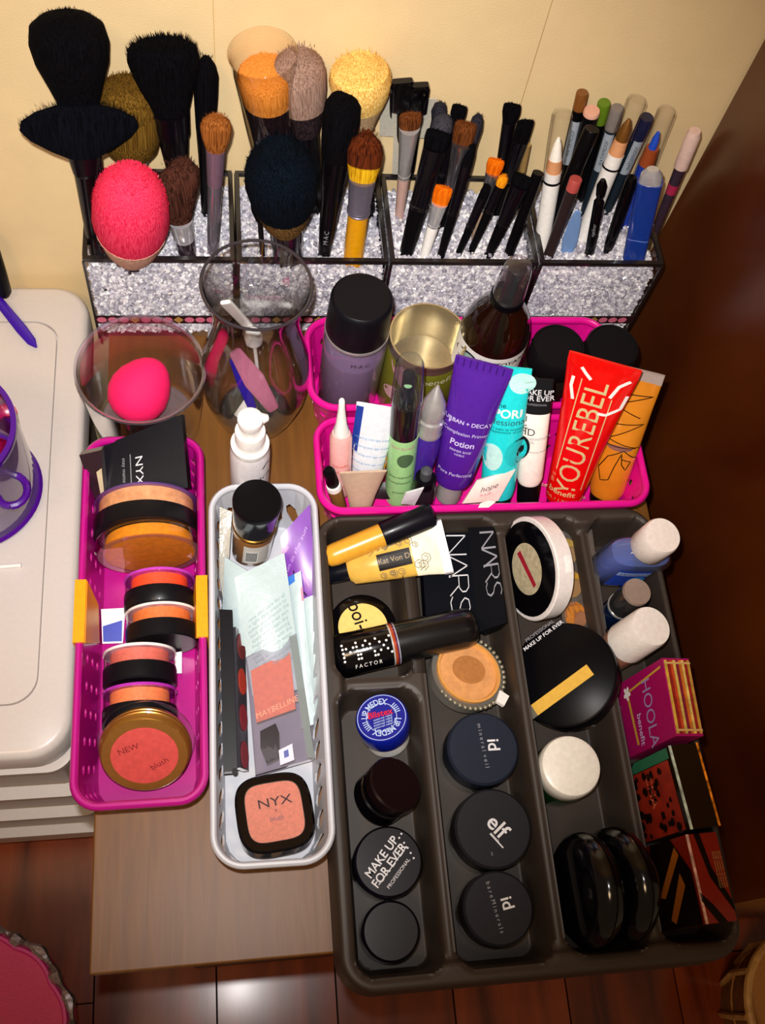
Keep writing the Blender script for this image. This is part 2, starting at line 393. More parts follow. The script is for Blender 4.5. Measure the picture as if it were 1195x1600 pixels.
# ================================================================ baskets and the tray
def rpt(hx, hy, r, s):
    """point at fraction s around a rounded rectangle"""
    a, b = hx - r, hy - r; segs = [2*b, pi*r/2, 2*a, pi*r/2, 2*b, pi*r/2, 2*a, pi*r/2]; tot = sum(segs); d = (s % 1.0) * tot; i = 0
    while d > segs[i] and i < 7: d -= segs[i]; i += 1
    t = d / segs[i]
    if i == 0: return (hx, -b + 2*b*t)
    if i == 2: return (a - 2*a*t, hy)
    if i == 4: return (-hx, b - 2*b*t)
    if i == 6: return (-a + 2*a*t, -hy)
    c = {1: (a, b, 0), 3: (-a, b, pi/2), 5: (-a, -b, pi), 7: (a, -b, 1.5*pi)}[i]; an = c[2] + t*pi/2
    return (c[0] + r*cos(an), c[1] + r*sin(an))
def basket(name, label, x0, x1, y0, y1, h, m, ncol, nrow, hole, rot=0, r=.018, inset=.007, rimr=.0028, slant=0, group=None, vr=(.10, .78)):
    e = bpy.data.objects.new(name, None); COL.objects.link(e); e.location = ((x0+x1)/2, (y0+y1)/2, .0004); e.rotation_euler = (0, 0, radians(rot)); tag(e, label, 'basket', group)
    hx, hy = (x1-x0)/2 - rimr, (y1-y0)/2 - rimr; per = 2 * pi
    bm = bmesh.new()
    zb, zt = .0016, h - rimr
    def P(u, v):
        q = inset * (1 - v); x, y = rpt(hx - q, hy - q, r, u); return (x, y, zb + (zt - zb) * v)
    vs = [vr[0] + (vr[1] - vr[0]) * i / nrow for i in range(nrow + 1)]
    def quad(a, b, c, d):
        try: bm.faces.new([bm.verts.new(P(*q)) for q in (a, b, c, d)])
        except ValueError: pass
    for i in range(ncol):
        u0, u1 = i / ncol, (i + 1) / ncol; um = (u0 + u1) / 2
        for (va, vb) in ((0, vs[0]), (vs[-1], 1)): quad((u0, va), (um, va), (um, vb), (u0, vb)); quad((um, va), (u1, va), (u1, vb), (um, vb))
        for j in range(nrow):
            v0, v1 = vs[j], vs[j+1]; vm = (v0 + v1) / 2
            out = [(u0, v0), (um, v0), (u1, v0), (u1, vm), (u1, v1), (um, v1), (u0, v1), (u0, vm)]
            inn = []
            for q in range(8):
                an = radians(225 + 45 * q); dx = cos(an) * hole[0] / 2 * (u1 - u0); dv = sin(an) * hole[1] / 2 * (v1 - v0)
                inn.append((um + dx + slant * dv / (v1 - v0) * (u1 - u0), vm + dv))
            for q in range(8): w = (q + 1) % 8; quad(out[q], out[w], inn[w], inn[q])
    bmesh.ops.remove_doubles(bm, verts=bm.verts, dist=1e-5); bm.normal_update()
    me = bpy.data.meshes.new('wall'); bm.to_mesh(me); bm.free(); me.materials.append(m)
    o = bpy.data.objects.new('perforated_wall', me); COL.objects.link(o); o.parent = e
    sm = o.modifiers.new('s', 'SOLIDIFY'); sm.thickness = .0013; sm.offset = 0
    n = 160; V = [(*rpt(hx - inset, hy - inset, r, i/n), z) for z in (0, .0016) for i in range(n)]
    link('bottom', V, [tuple(range(n-1, -1, -1)), tuple(range(n, 2*n))] + [(i, (i+1) % n, n+(i+1) % n, n+i) for i in range(n)], m, e)
    D = tubedata([(*rpt(hx, hy, r, i/200), 0) for i in range(200)], 1, 10, True); ring = []
    for i in range(200):
        c = Vector((*rpt(hx, hy, r, i/200), 0))
        for k in range(10): v = D[0][i*10+k] - c; ring.append((c.x + v.x * rimr, c.y + v.y * rimr, h - rimr * 1.25 + v.z * rimr * 1.25))
    link('rim', ring, D[1], m, e)
    return e
PINK = mat('#e0108e', .3, coat=.25, grain=.02); PNK2 = mat('#b50d80', .28, coat=.3, grain=.03)
lb = basket('pink_basket', 'narrow magenta perforated basket with orange clips holding round powder jars, at the left', -.104, -.0185, .1145, .378, .060, PNK2, 34, 3, (.36, .42), r=.016)
fbk = basket('pink_basket', 'wide hot pink basket in front, filled with squeeze tubes', .0615, .3165, .3130, .3945, .056, PINK, 40, 2, (.34, .42), r=.017, inset=.008)
basket('pink_basket', 'wide hot pink basket at the back holding bottles and a round tin', .0590, .3085, .3975, .4835, .060, PINK, 40, 2, (.34, .42), r=.02, inset=.008)
WB = basket('white_basket', 'narrow white slotted plastic basket holding sample packets and blush compacts', -.0175, .0602, .0735, .337, .060, mat('#c6c8d0', .35, coat=.1, grain=.02), 40, 1, (.72, .95), rot=-.6, r=.019, inset=.006, rimr=.0023, slant=.5, vr=(.12, .62))
link('white_scuff', [(x, y - .03775, z) for x, y, z in ((-.010, -.0024, .0568), (-.002, -.0024, .0568), (.004, .002, .0572), (-.002, .0034, .0566), (-.008, .001, .0572))], [(0, 1, 2, 3, 4)], mat('#f0e0d8', .5), fbk, False)
# orange clips on the left basket
OR = mat('#f59b00', .4)
for sx in (-1, 1):
    x = sx * .0400
    D = merge(boxdata(x - .0037, x + .0037, -.024, .020, .0582, .0612), boxdata(x + sx*.0030, x + sx*.0037, -.024, .020, .034, .0582))
    xi = x - sx * .0036; xb = x - sx * .0072; V = [(xi, -.024, .0585), (xi, .020, .0585), (xb, .014, .028), (xb, -.010, .016)]; V += [(vx - sx*.0005, vy, vz) for vx, vy, vz in V]
    D = merge(D, (V, [(0, 1, 2, 3), (7, 6, 5, 4), (0, 4, 5, 1), (1, 5, 6, 2), (2, 6, 7, 3), (3, 7, 4, 0)]))
    link('clip', *D, OR, lb, False)['label'] = 'orange plastic clip over the basket edge'

def tray():
    X0, X1, Y0, Y1 = .0585, .3165, -.001, .3165; zr, zf = .045, .003
    # compartments: x0,x1,y0,y1,radius,divider allowance
    cs = [(.0665, .1235, .1945, .3115, .012), (.0665, .1245, .006, .188, .014), (.1300, .1945, .006, .3105, .014), (.2010, .2585, .008, .3095, .014), (.2650, .3115, .009, .3085, .012)]
    def sd(x, y, c):
        hx, hy = (c[1]-c[0])/2, (c[3]-c[2])/2; r = c[4]; px, py = abs(x-(c[0]+c[1])/2)-hx+r, abs(y-(c[2]+c[3])/2)-hy+r
        return min(max(px, py), 0) + sqrt(max(px, 0)**2 + max(py, 0)**2) - r
    oc = (X0, X1, Y0, Y1, .022)
    ss = lambda t: (lambda q: q*q*(3-2*q))(min(max(t, 0), 1))
    nx, ny = 236, 290; V = []; keep = {}
    for j in range(ny + 1):
        for i in range(nx + 1):
            x = X0 - .006 + (X1 - X0 + .012) * i / nx; y = Y0 - .006 + (Y1 - Y0 + .012) * j / ny
            d = min(sd(x, y, c) for c in cs); inner = -sd(x, y, oc)
            z = zr if inner < .011 else zr - .006 * ss((inner - .011) / .005)
            z = zf + (z - zf) * (1 - ss(min(1, (-d) / .0065)) if d < 0 else 1)
            if .195 < y < .310 and .1215 < x < .1320: q = min(1, (y-.195)/.004, (.310-y)/.004, (x-.1215)/.0015, (.1320-x)/.0015); z = min(z, zr - (zr-.026) * ss(q))
            if d > 0 : z -= .0012 * (1 - min(1, d / .0025)) 
            if inner < .003: z = (zr - .0025) + .0025 * sqrt(max(0, 1 - ((.003 - max(inner, 0)) / .003) ** 2))
            if inner < 0:
                z = zr - .0025 - ss(-inner / .0022) * .030
                if -inner > .0022: 
                    # slide onto the outline
                    k = (-inner - .0022); cx, cy = (X0+X1)/2, (Y0+Y1)/2
                    g = ((sd(x+.0005, y, oc)-sd(x-.0005, y, oc))/.001, (sd(x, y+.0005, oc)-sd(x, y-.0005, oc))/.001)
                    x -= g[0]*k; y -= g[1]*k
                    z = .012
            V.append((x, y, z)); keep[len(V)-1] = inner > -.0045
    Fc = []
    for j in range(ny):
        for i in range(nx):
            a = j*(nx+1)+i; q = (a, a+1, a+nx+2, a+nx+1)
            if all(keep[v] for v in q): Fc.append(q)
    used = sorted({v for q in Fc for v in q}); mp = {v: i for i, v in enumerate(used)}
    cx, cy = (X0+X1)/2, (Y0+Y1)/2
    o = link('organizer_tray', [(V[v][0]-cx, V[v][1]-cy, V[v][2]) for v in used], [tuple(mp[v] for v in q) for q in Fc], mat('#352c25', .5, spec=.4, grain=.05), ang=60)
    o.location = (cx, cy, .0002)
    tag(o, 'dark taupe plastic drawer organizer tray with long compartments, front right', 'tray'); return o
tray()

# ================================================================ glass vases full of crystals
VX = [(-.1035, .0072), (.0098, .1238), (.1264, .2432), (.2458, .3468)]
VY0, VY1, VH, BZ = .5045, .5925, .100, .086
FRM = mat('#1b1718', .25, coat=.5); PANE = glass('#ffffff', .1, 0, .6)
def beadmat():
    m = mat('#d6d4de', .18, metal=.0, key='beads', coat=.6); nt = m.node_tree; b = nt.nodes['Principled BSDF']
    g = nt.nodes.new('ShaderNodeNewGeometry'); cr = nt.nodes.new('ShaderNodeValToRGB'); el = cr.color_ramp.elements
    el[0].position = 0; el[0].color = lin('#8f8d9a'); el[1].position = 1; el[1].color = lin('#ffffff'); q = el.new(.35); q.color = lin('#bfbdca'); q = el.new(.7); q.color = lin('#dcd8de')
    nt.links.new(g.outputs['Random Per Island'], cr.inputs[0]); nt.links.new(cr.outputs[0], b.inputs['Base Color']); return m
BM = beadmat()
names = ['square glass vase of crystals at the left, holding the largest powder brushes', 'square glass vase of crystals second from left, holding fluffy and foundation brushes',
         'square glass vase of crystals third from left, holding many thin eye brushes', 'square glass vase of crystals at the right, holding cosmetic pencils']
RB = mat('#2a1416', .5); RP = mat('#d06a86', .5); RG = mat('#c79a52', .35, metal=.4)
for vi, (x0, x1) in enumerate(VX):
    e = bpy.data.objects.new('glass_vase', None); COL.objects.link(e); e.location = ((x0+x1)/2, (VY0+VY1)/2, .0002); tag(e, names[vi], 'vase', 'square glass vases along the wall')
    hx, hy = (x1-x0)/2, (VY1-VY0)/2; t = .0011; b_ = .0030
    for nm, q in (('pane', (-hx+t, hx-t, -hy, -hy+.0008, .003, VH-.002)), ('pane', (-hx+t, hx-t, hy-.0008, hy, .003, VH-.002)), ('pane', (-hx, -hx+.0008, -hy+t, hy-t, .003, VH-.002)), ('pane', (hx-.0008, hx, -hy+t, hy-t, .003, VH-.002))):
        o = link(nm, *boxdata(*q), PANE, e, False)
    link('base', *boxdata(-hx+t, hx-t, -hy+t, hy-t, 0, .003), PANE, e, False)
    fr = [boxdata(-hx, hx, -hy-.0004, -hy+b_, VH-.0034, VH), boxdata(-hx, hx, hy-b_, hy, VH-.0034, VH), boxdata(-hx-.0002, -hx+b_, -hy+b_, hy-b_, VH-.0034, VH), boxdata(hx-b_, hx+.0002, -hy+b_, hy-b_, VH-.0034, VH)]
    fr += [boxdata(sx*hx-(.0013 if sx > 0 else .0006), sx*hx+(.0006 if sx > 0 else .0013), sy*hy-.0010, sy*hy+.0010, 0, VH-.0035) for sx in (-1, 1) for sy in (-1, 1)]
    link('frame', *merge(*fr), FRM, e, False)
    # printed ribbon: dark band, pink rings, gold diamonds
    rz = .0265; bands = [boxdata(-hx, hx, -hy-.0012, -hy-.0009, rz-.005, rz+.005)]
    rb = link('ribbon', *bands[0], RB, e, False)
    n = int((x1-x0)/.0086); Vd, Fd, Vg, Fg = [], [], [], []
    for i in range(n):
        cx = -hx + .0052 + i * .0086
        if i % 4 == 3: o = len(Vg); Vg += [(cx-.004, -hy-.0015, rz), (cx, -hy-.0015, rz-.0044), (cx+.004, -hy-.0015, rz), (cx, -hy-.0015, rz+.0044)]; Fg.append((o, o+1, o+2, o+3))
        else:
            o = len(Vd); Vd += [(cx+.0039*cos(a_*pi/5), -hy-.0015, rz+.0036*sin(a_*pi/5)) for a_ in range(10)]; Fd.append(tuple(range(o, o+10)))
    link('printed_dot', Vd, Fd, RP, rb, False)
    if Vg: link('printed_diamond', Vg, Fg, RG, rb, False)
    # crystals
    R = random.Random(vi + 11); V, Fc = [], []
    ix0, ix1, iy0, iy1 = -hx+.0025, hx-.0025, -hy+.0024, hy-.0024
    def bead(x, y, z, s=.0020):
        q = Euler((R.uniform(0, 6), R.uniform(0, 6), R.uniform(0, 6))).to_matrix(); o = len(V); s *= R.uniform(.8, 1.3)
        for d in ((1, 0, 0), (-1, 0, 0), (0, 1.0, 0), (0, -1.0, 0), (0, 0, 1.0), (0, 0, -1.0)):
            w = q @ Vector(d) * s; V.append((x + w.x, y + w.y, z + w.z))
        for a_ in (0, 1):
            for b2 in (2, 3):
                for c2 in (4, 5): f = (o+a_, o+b2, o+c2); Fc.append(f if (a_ + b2 + c2) % 2 == 0 else f[::-1])
    zt = BZ - .0002
    for _ in range(int((ix1-ix0)*(iy1-iy0)/4.2e-6)): bead(R.uniform(ix0, ix1), R.uniform(iy0, iy1), zt - R.uniform(0, .0035) + .0012*sin(_*.7))
    for _ in range(int((ix1-ix0)*BZ/4.2e-6)): bead(R.uniform(ix0, ix1), iy0 + R.uniform(0, .0022), R.uniform(.005, zt-.001))
    for sx in (ix0, ix1):
        for _ in range(int((iy1-iy0)*BZ/6e-6)): bead(sx + (R.uniform(0, .002) if sx < 0 else -R.uniform(0, .002)), R.uniform(iy0, iy1), R.uniform(.005, zt-.001))
    bv, bf = boxdata(ix0+.002, ix1-.002, iy0+.0024, iy1, .004, zt-.0035); o = len(V); V += bv; Fc += [tuple(i+o for i in q) for q in bf]
    cr = link('crystals', [(a1, b1, c1) for a1, b1, c1 in V], Fc, BM, None, False); cr.location = (e.location.x, e.location.y, 0)
    tag(cr, ['clear', 'clear', 'clear', 'clear'][vi] + ' crystal chips filling the ' + ['leftmost square vase', 'second square vase from the left', 'third square vase from the left', 'rightmost square vase'][vi], 'crystals', 'crystal fill in the vases', 'stuff')

# ================================================================ brushes
def brush(label, pin, ptip, yy, parts, group='makeup brushes in the vases', name='makeup_brush', ext=.18, roll=0, cat='brush', zin=BZ):
    """parts: (name, material, [(t, w px, depth px)...], fur count, fur px)"""
    a_ = Z(*pin, zin); b2 = Y(*ptip, yy); ax = (b2 - a_); n = ax.normalized()
    dn = min(.045, ax.length * ext)
    t = T(name, label, cat, a_, b2, group, roll)
    for i, q in enumerate(parts):
        nm, m, ss = q[:3]
        if i == 0: f = list(ss[0]); f[0] = -dn / t.L; ss = [tuple(f)] + list(ss)
        t.loft(nm, m, ss, 24, fur=q[3] if len(q) > 3 else 0, furl=q[4] if len(q) > 4 else 5)
    return t
fb = furmat('#0b090e', '#020203'); fn = furmat('#0c0d16', '#020306')
HB = mat('#09070a', .2, spec=.5); FRM2 = mat('#0b080e', .18, spec=.6)
def head(ss, m, fur=500, l=5): return ('bristle_head', m, ss, fur, l)
brush('large domed black powder brush, tallest at far left', (160, 393), (101, 22), .566,
      [('handle', HB, [(0, 30), (.3, 40), (.50, 50)]), ('ferrule', FRM2, [(.50, 54), (.62, 60)]), head([(.61, 58, 44), (.70, 80, 60), (.80, 106, 80), (.88, 114, 86), (.95, 104, 76), (.985, 74, 56), (1, 36, 28)], fb, 500, 4)])
brush('wide black fan brush in front of the tall domed brush at far left', (150, 396), (120, 164), .542,
      [('handle', HB, [(0, 22), (.3, 30), (.55, 36)]), ('ferrule', FRM2, [(.55, 38, 30), (.66, 48, 24)]), head([(.655, 50, 22), (.70, 96, 22), (.77, 146, 22), (.84, 172, 20), (.90, 164, 18), (.96, 120, 16), (1, 60, 10)], fn, 1200, 9)])
brush('short olive brown brush with a magenta and silver handle, between two tall black brushes', (214, 345), (197, 130), .575,
      [('handle', mat('#a02a58', .25, coat=.6), [(0, 44), (.46, 46)]), ('ferrule', SIL, [(.44, 50), (.475, 54)]), head([(.47, 56), (.54, 82), (.64, 96), (.80, 96), (.92, 84), (.98, 68), (1, 50)], furmat('#7a5a20', '#3a2608'), 900, 5)])
brush('ragged black fan shaped powder brush on a glossy black handle', (286, 335), (252, 68), .572,
      [('handle', HB, [(0, 26), (.25, 34), (.48, 50)]), ('ferrule', FRM2, [(.48, 54), (.62, 60)]), head([(.62, 60, 46), (.72, 76, 50), (.82, 94, 54), (.91, 104, 54), (.97, 98, 48), (1, 74, 36)], fb, 1200, 9)])
brush('slim black brush with a slanted tip beside the ragged fan brush', (320, 330), (322, 90), .580,
      [('handle', HB, [(0, 12), (.3, 20), (.55, 30)]), head([(.54, 30), (.75, 36), (.88, 37), (.95, 28), (1, 12)], fb, 200, 3)])
CLH = glass('#e8e4ee', .7, .10, 1.5)
brush('small angled tan brush with a mauve ferrule and clear silver handle', (333, 392), (338, 182), .535,
      [('handle', mat('#8d8692', .12, metal=.7, coat=.5), [(0, 20), (.5, 23)]), ('ferrule', mat('#8a6d80', .3, metal=.5), [(.5, 24), (.76, 30)]), head([(.76, 30, 24), (.84, 42, 28), (.92, 47, 28), (.97, 40, 24), (1, 22, 12)], furmat('#a8642c', '#5f300e'), 300, 3)])
t = brush('large fluffy hot pink powder brush with cream roots', (206, 399), (203, 280), .496,
      [('handle', mat('#1f0f26', .3, coat=.5), [(0, 62), (.12, 60)]), ('bristle_root', furmat('#f4d4bc', '#d89c86'), [(.04, 66), (.16, 90), (.36, 112)], 500, 6), head([(.35, 110), (.48, 120), (.68, 114), (.84, 98), (.95, 68), (1, 34)], furmat('#ff4a6c', '#d81e48'), 1600, 6)])
brush('dark brown angled brush with a shiny silver ferrule, leaning beside the pink brush', (293, 396), (263, 258), .520,
      [('handle', mat('#4a3a44', .1, metal=.8, coat=.5), [(0, 30), (.18, 34)]), ('ferrule', CHR, [(.18, 34), (.38, 38)]), head([(.38, 38, 24, 2, 0, 0), (.52, 64, 34, 2, -6, 0), (.72, 74, 34, 2, 2, 0), (.90, 60, 28, 2, 14, 0), (1, 30, 16, 2, 20, 0)], furmat('#5a3428', '#22110c'), 700, 5)])
# second vase
t = brush('duo fibre brush with orange tan tip and dark roots inside a clear tube', (440, 310), (410, 84), .572,
      [('handle', mat('#2c2130', .15, coat=.7), [(0, 56), (.15, 60), (.38, 66)]), ('bristle_root', furmat('#2a1a24', '#0c080e'), [(.38, 64), (.55, 70), (.69, 78)], 300, 8), head([(.66, 74), (.75, 82), (.84, 84), (.87, 76), (.88, 60)], furmat('#f0a04c', '#c87828'), 700, 4)])
t.loft('clear_tube', glass('#fffaf2', .5, .0, 1.5), [(.02, 68), (.5, 82), (.9, 94), (1.0, 98), (1.01, 101), (1.015, 98)], 36, (0, 0))
brush('taupe grey powder brush on a black handle behind the clear tube', (490, 320), (464, 86), .578,
      [('handle', HB, [(0, 36), (.3, 40), (.5, 44)]), ('bristle_root', furmat('#3c2c30', '#120c10'), [(.5, 46), (.6, 60), (.68, 70)], 100, 4), head([(.67, 70), (.78, 78), (.88, 80), (.95, 68), (1, 34)], furmat('#b09080', '#7d6052'), 800, 4)])
brush('small dark smudge brush with thin handle in front of second vase', (410, 398), (402, 292), .545,
      [('handle', HB, [(0, 9), (.5, 8)]), head([(.5, 12), (.65, 24), (.85, 26), (1, 12)], fb, 150, 3)], ext=.3)
brush('fluffy navy black brush with frayed tan hairs at its base', (450, 398), (436, 236), .512,
      [('handle', mat('#181018', .2, coat=.5), [(0, 52), (.3, 54)]), ('frayed_hair', furmat('#a27a44', '#3a2814'), [(.26, 52), (.36, 74), (.48, 92)], 1200, 9), head([(.42, 82), (.54, 102), (.70, 112), (.84, 104), (.94, 76), (1, 46)], furmat('#0a1420', '#030508'), 1800, 7)])
t = brush('black handled tapered brush with faint grey lettering, in front of the cream brush', (507, 394), (538, 148), .552,
      [('handle', HB, [(0, 22), (.35, 34), (.6, 46)]), ('ferrule', BLKM, [(.6, 47), (.70, 53)]), head([(.70, 53), (.84, 57), (.93, 54), (.98, 40), (1, 22)], fb, 300, 3)])
t.text('M·A·C', 8, .12, GTX, [(0, 22), (.35, 34), (.6, 46)], rot=90)
brush('big fluffy cream yellow powder brush at the back of second vase', (578, 330), (561, 103), .572,
      [('handle', HB, [(0, 18), (.55, 20)]), ('bristle_root', furmat('#d8b890', '#a88860'), [(.54, 22), (.66, 48), (.76, 72)], 300, 5), head([(.75, 70), (.82, 84), (.90, 92), (.96, 84), (1, 54)], furmat('#ffe08a', '#d89c3c'), 1600, 5)])
sE = [(0, 34), (.36, 34)]
brush('flat brown and yellow foundation brush with a grey ferrule and yellow handle', (552, 402), (574, 208), .532,
      [('handle', mat('#e09a08', .3, coat=.4), [(0, 34), (.36, 33)]), ('ferrule', mat('#7c7688', .35, metal=.6), [(.36, 36), (.37, 38), (.375, 35), (.39, 38), (.40, 35), (.64, 42)]),
       ('bristle_root', furmat('#f0c020', '#b87a08'), [(.64, 42, 28), (.76, 52, 30)], 100, 6), head([(.755, 52, 30), (.85, 54, 28), (.93, 44, 24), (1, 16, 12)], furmat('#6a2e12', '#2a0e06'), 400, 4)])
# third vase
BT = mat('#08070a', .3, spec=.4)
def eb(label, pin, ptip, yy, hw, fw, hl, hm, hcol=BT, fcol=SIL, hsp=.35, hd=None, fur=120, shape='dome'):
    hw, fw, hm = hw * 1.22, fw * 1.18, hm * 1.15
    hp = {'dome': [(1-hl, fw), (1-hl*.5, hm), (1-hl*.15, hm*.8), (1, hm*.4)], 'flat': [(1-hl, fw, fw*.5), (1-hl*.5, hm, hm*.45), (1-.02, hm*.97, hm*.35), (1, hm*.85, hm*.2)]}[shape]
    return brush(label, pin, ptip, yy, [('handle', hcol, [(0, hw*.8), (hsp, hw), (hsp+.01, hw)]), ('ferrule', fcol, [(hsp, hw*1.02), (hsp+.03, hw*1.1), (hsp+.035, hw), (1-hl, fw)]), ('bristle_head', hd or fb, hp, fur, 3)])
OS = furmat('#f07a10', '#c85000'); BRN = furmat('#7a4420', '#3a1a08')
t = eb('small brown flat brush with silver ferrule and pale pink handle', (624, 335), (642, 178), .545, 16, 26, .13, 30, mat('#d8b0a4', .3, coat=.4), SIL, .38, BRN, 200, 'flat')
# brow comb and lash comb heads
for nm, lb_, pin, pt, yy, w_ in (('brow_comb', 'black plastic brow comb with a curved flat block head', (624, 300), (628, 126), .578, 34), ('brow_comb', 'black plastic lash comb with a row of shiny teeth', (640, 300), (657, 132), .576, 26)):
    t = T(nm, lb_, 'comb', Z(*pin, BZ-.02), Y(*pt, yy), 'brow and lash combs')
    t.loft('handle', BT, [(0, 9), (.3, 12), (.74, 14)], 16)
    t.loft('head', BLKG, [(.73, 16, 10, 6), (.75, w_, 12, 8), (.97, w_*1.04, 12, 8), (1, w_*.9, 9, 6)], 32)
    for kk in range(9): 
        t.loft('tooth', BLKG, [(.755+kk*.025, 2.5, 14, 4, w_*.18 if w_ < 30 else -w_*.5, -8), (.767+kk*.025, 2.5, 12, 4, w_*.18 if w_ < 30 else -w_*.5, -8)], 8)
DG = furmat('#34333c', '#1a191f')
rows = [
 ('black sponge tip applicator with an oval grey black tip, rear left of third vase', (655, 300), (689, 163), .580, 12, 15, .18, 21, 'dome', DG),
 ('rounded grey fluffy shadow brush, rear of third vase', (660, 310), (694, 184), .570, 18, 24, .2, 30, 'dome', furmat('#4a4850', '#2a282e')),
 ('stubby black flat topped brush with thick black handle, left of third vase', (636, 390), (686, 205), .560, 24, 30, .14, 34, 'flat', fb),
 ('black dome brush, tallest of the left group in third vase', (678, 330), (719, 165), .574, 13, 17, .15, 21, 'flat', fb),
 ('black sponge applicator with rounded tip, right of the brown tipped brush', (700, 360), (748, 180), .568, 12, 16, .22, 19, 'dome', DG),
 ('black bristle brush leaning right, tallest of the middle pair', (772, 318), (801, 163), .578, 14, 19, .16, 24, 'flat', fb),
 ('black flat spatula brush leaning right, just below the tallest of the pair', (778, 330), (822, 187), .570, 15, 22, .2, 23, 'flat', fb),
 ('thin black brush hidden between the orange tipped brushes', (718, 392), (763, 288), .545, 11, 13, .2, 13, 'dome', fb),
 ('wide flat black shader brush at the right of third vase', (766, 393), (819, 274), .545, 16, 26, .13, 29, 'flat', fb),
 ('slim black brush with handle tip buried at front centre of third vase', (690, 395), (738, 225), .556, 13, 15, .2, 15, 'dome', fb)]
for lb_, pin, pt, yy, hw, fw, hl, hm, sh, hd in rows: eb(lb_, pin, pt, yy, hw, fw, hl, hm, BT, FRM2, .35, hd, 120, sh)
eb('brown tipped brush with long silver ferrule in third vase', (692, 350), (729, 192), .560, 15, 27, .19, 30, BT, mat('#8e8a92', .15, metal=.9), .30, BRN, 260, 'flat')
eb('small square orange brush with clear ferrule and white handle', (664, 396), (694, 292), .535, 16, 22, .24, 25, WHTG, CHR, .42, OS, 60, 'flat')
eb('orange flat concealer brush with silver ferrule and beige handle', (741, 372), (776, 249), .552, 11, 19, .17, 23, mat('#a88a70', .3, coat=.4), mat('#b0acb4', .15, metal=.9), .36, OS, 60, 'flat')
eb('tiny yellow orange lip brush with black handle', (738, 388), (788, 275), .543, 12, 13, .13, 15, BT, FRM2, .5, furmat('#ffa81c', '#d07808'), 60, 'dome')
brush('bare tan wooden stick behind the wide shader brush', (806, 320), (824, 226), .577, [('shaft', mat('#9a7a48', .5), [(0, 10), (1, 11)])], name='wooden_stick', cat='stick', group=None)
brush('black capped eyeliner pencil leaning at the divide between third and fourth vases', (796, 393), (841, 270), .545, [('body', BT, [(0, 17), (.6, 18), (1, 18)])], name='cosmetic_pencil', cat='pencil', group='cosmetic pencils in the right vase')
# silver glitter card behind the vases
t = T('glitter_card', 'silver glittery flat card with a notch standing behind the small brushes', 'card', Y(634, 262, .588), Y(640, 150, .590))
gm = mat('#c4beae', .4, metal=.1, grain=.3, gscale=2500)
D = merge(boxdata(-44*t.s, 42*t.s, -.0006, .0006, t.L*.45, t.L*.98), boxdata(-22*t.s, 2*t.s, -.0006, .0006, -t.L*.1, t.L*.45))
link('card', *D, gm, t.e, False)
# pencils
def pencil(label, pin, ptip, yy, parts, group='cosmetic pencils in the right vase', ext=.2, name='cosmetic_pencil'):
    return brush(label, pin, ptip, yy, parts, group, name, ext, cat='pencil')
CAP = glass('#ffffff', .35, .0, 1.3); WDN = mat('#d89868', .6); WDK = mat('#a04818', .6); GREY = mat('#7c7470', .4); SLV = mat('#b8c4d0', .3, metal=.3)
t = pencil('jumbo white pencil under a clear cap with white tip, front left of right vase', (846, 382), (879, 176), .556,
  [('body', WHTG, [(0, 26), (.48, 27)]), ('ring', BL, [(.48, 28), (.495, 28)]), ('collar', WHTG, [(.495, 26), (.56, 26)]), ('wood_tip', WDN, [(.56, 25), (.65, 21)]), ('lead', mat('#fbf4e8', .5), [(.65, 20), (.76, 12), (.81, 4)])])
t.loft('clear_cap', CAP, [(.5, 30), (.75, 32), (.98, 31), (1, 27)], 28, (0, 1))
t = pencil('jumbo white pencil with bronze tip under a clear cap', (912, 368), (996, 154), .566,
  [('body', WHTG, [(0, 25), (.50, 27)]), ('ring', BL, [(.50, 28), (.512, 28)]), ('collar', WHTG, [(.512, 26), (.60, 26)]), ('wood_tip', WDN, [(.60, 25), (.70, 21)]), ('lead', mat('#8a5a20', .35, metal=.5), [(.70, 20), (.79, 16), (.85, 5)])])
t.loft('clear_cap', CAP, [(.72, 30), (.98, 30), (1, 26)], 28, (0, 1))
t = pencil('bright blue jumbo pencil with bare wood collar under a clear cap', (975, 345), (1042, 172), .566,
  [('body', mat('#1a3aa8', .25, coat=.4), [(0, 24), (.52, 25)]), ('wood_tip', WDK, [(.52, 25), (.66, 20)]), ('lead', mat('#2050d0', .5), [(.66, 13), (.74, 11), (.80, 5)])])
t.loft('clear_cap', CAP, [(.30, 29), (.98, 28), (1, 25)], 28, (0, 1))
def printed(label, pin, ptip, yy, w, tipm, bodym, txt, t0=.16, prt=None):
    sec_ = [(0, w*.9), (1-t0, w)]
    t = pencil(label, pin, ptip, yy, [('body', bodym, sec_), ('end_cap', tipm, [(1-t0, w*1.02), (.99, w*1.02), (1, w*.94)])])
    if txt:
        t.patch('label_band', prt or SLV, -w*.36, w*.36, .42, .78, sec_, .0003, 6, 3)
        t.text(txt, 5.5, .6, BL, sec_, rot=68 if False else 90, off=.0006)
    return t
printed('slim pencil with a brown end, rear left of right vase', (866, 330), (910, 144), .580, 18, mat('#7a4a1c', .35), BT, 'WATERPROOF', .14)
printed('slim pencil with a green end, rear of right vase', (910, 310), (944, 160), .580, 19, mat('#5a7a14', .4), BT, None, .2)
printed('black pencil with a peach pink end', (880, 330), (925, 172), .572, 24, mat('#e0a890', .5), BT, None, .04)
printed('slim pencil with a grey end and silver printed band', (915, 330), (965, 168), .574, 20, GREY, mat('#1a2630', .3, coat=.3), 'WATERPROOF', .2)
printed('slim pencil with a navy end and pale printed band', (948, 325), (1008, 184), .572, 21, mat('#161a38', .3), mat('#1a2630', .3, coat=.3), 'WATERPROOF', .25)
printed('thick plain black pencil crossing the front left', (850, 380), (925, 201), .556, 24, BT, BT, None, .2)
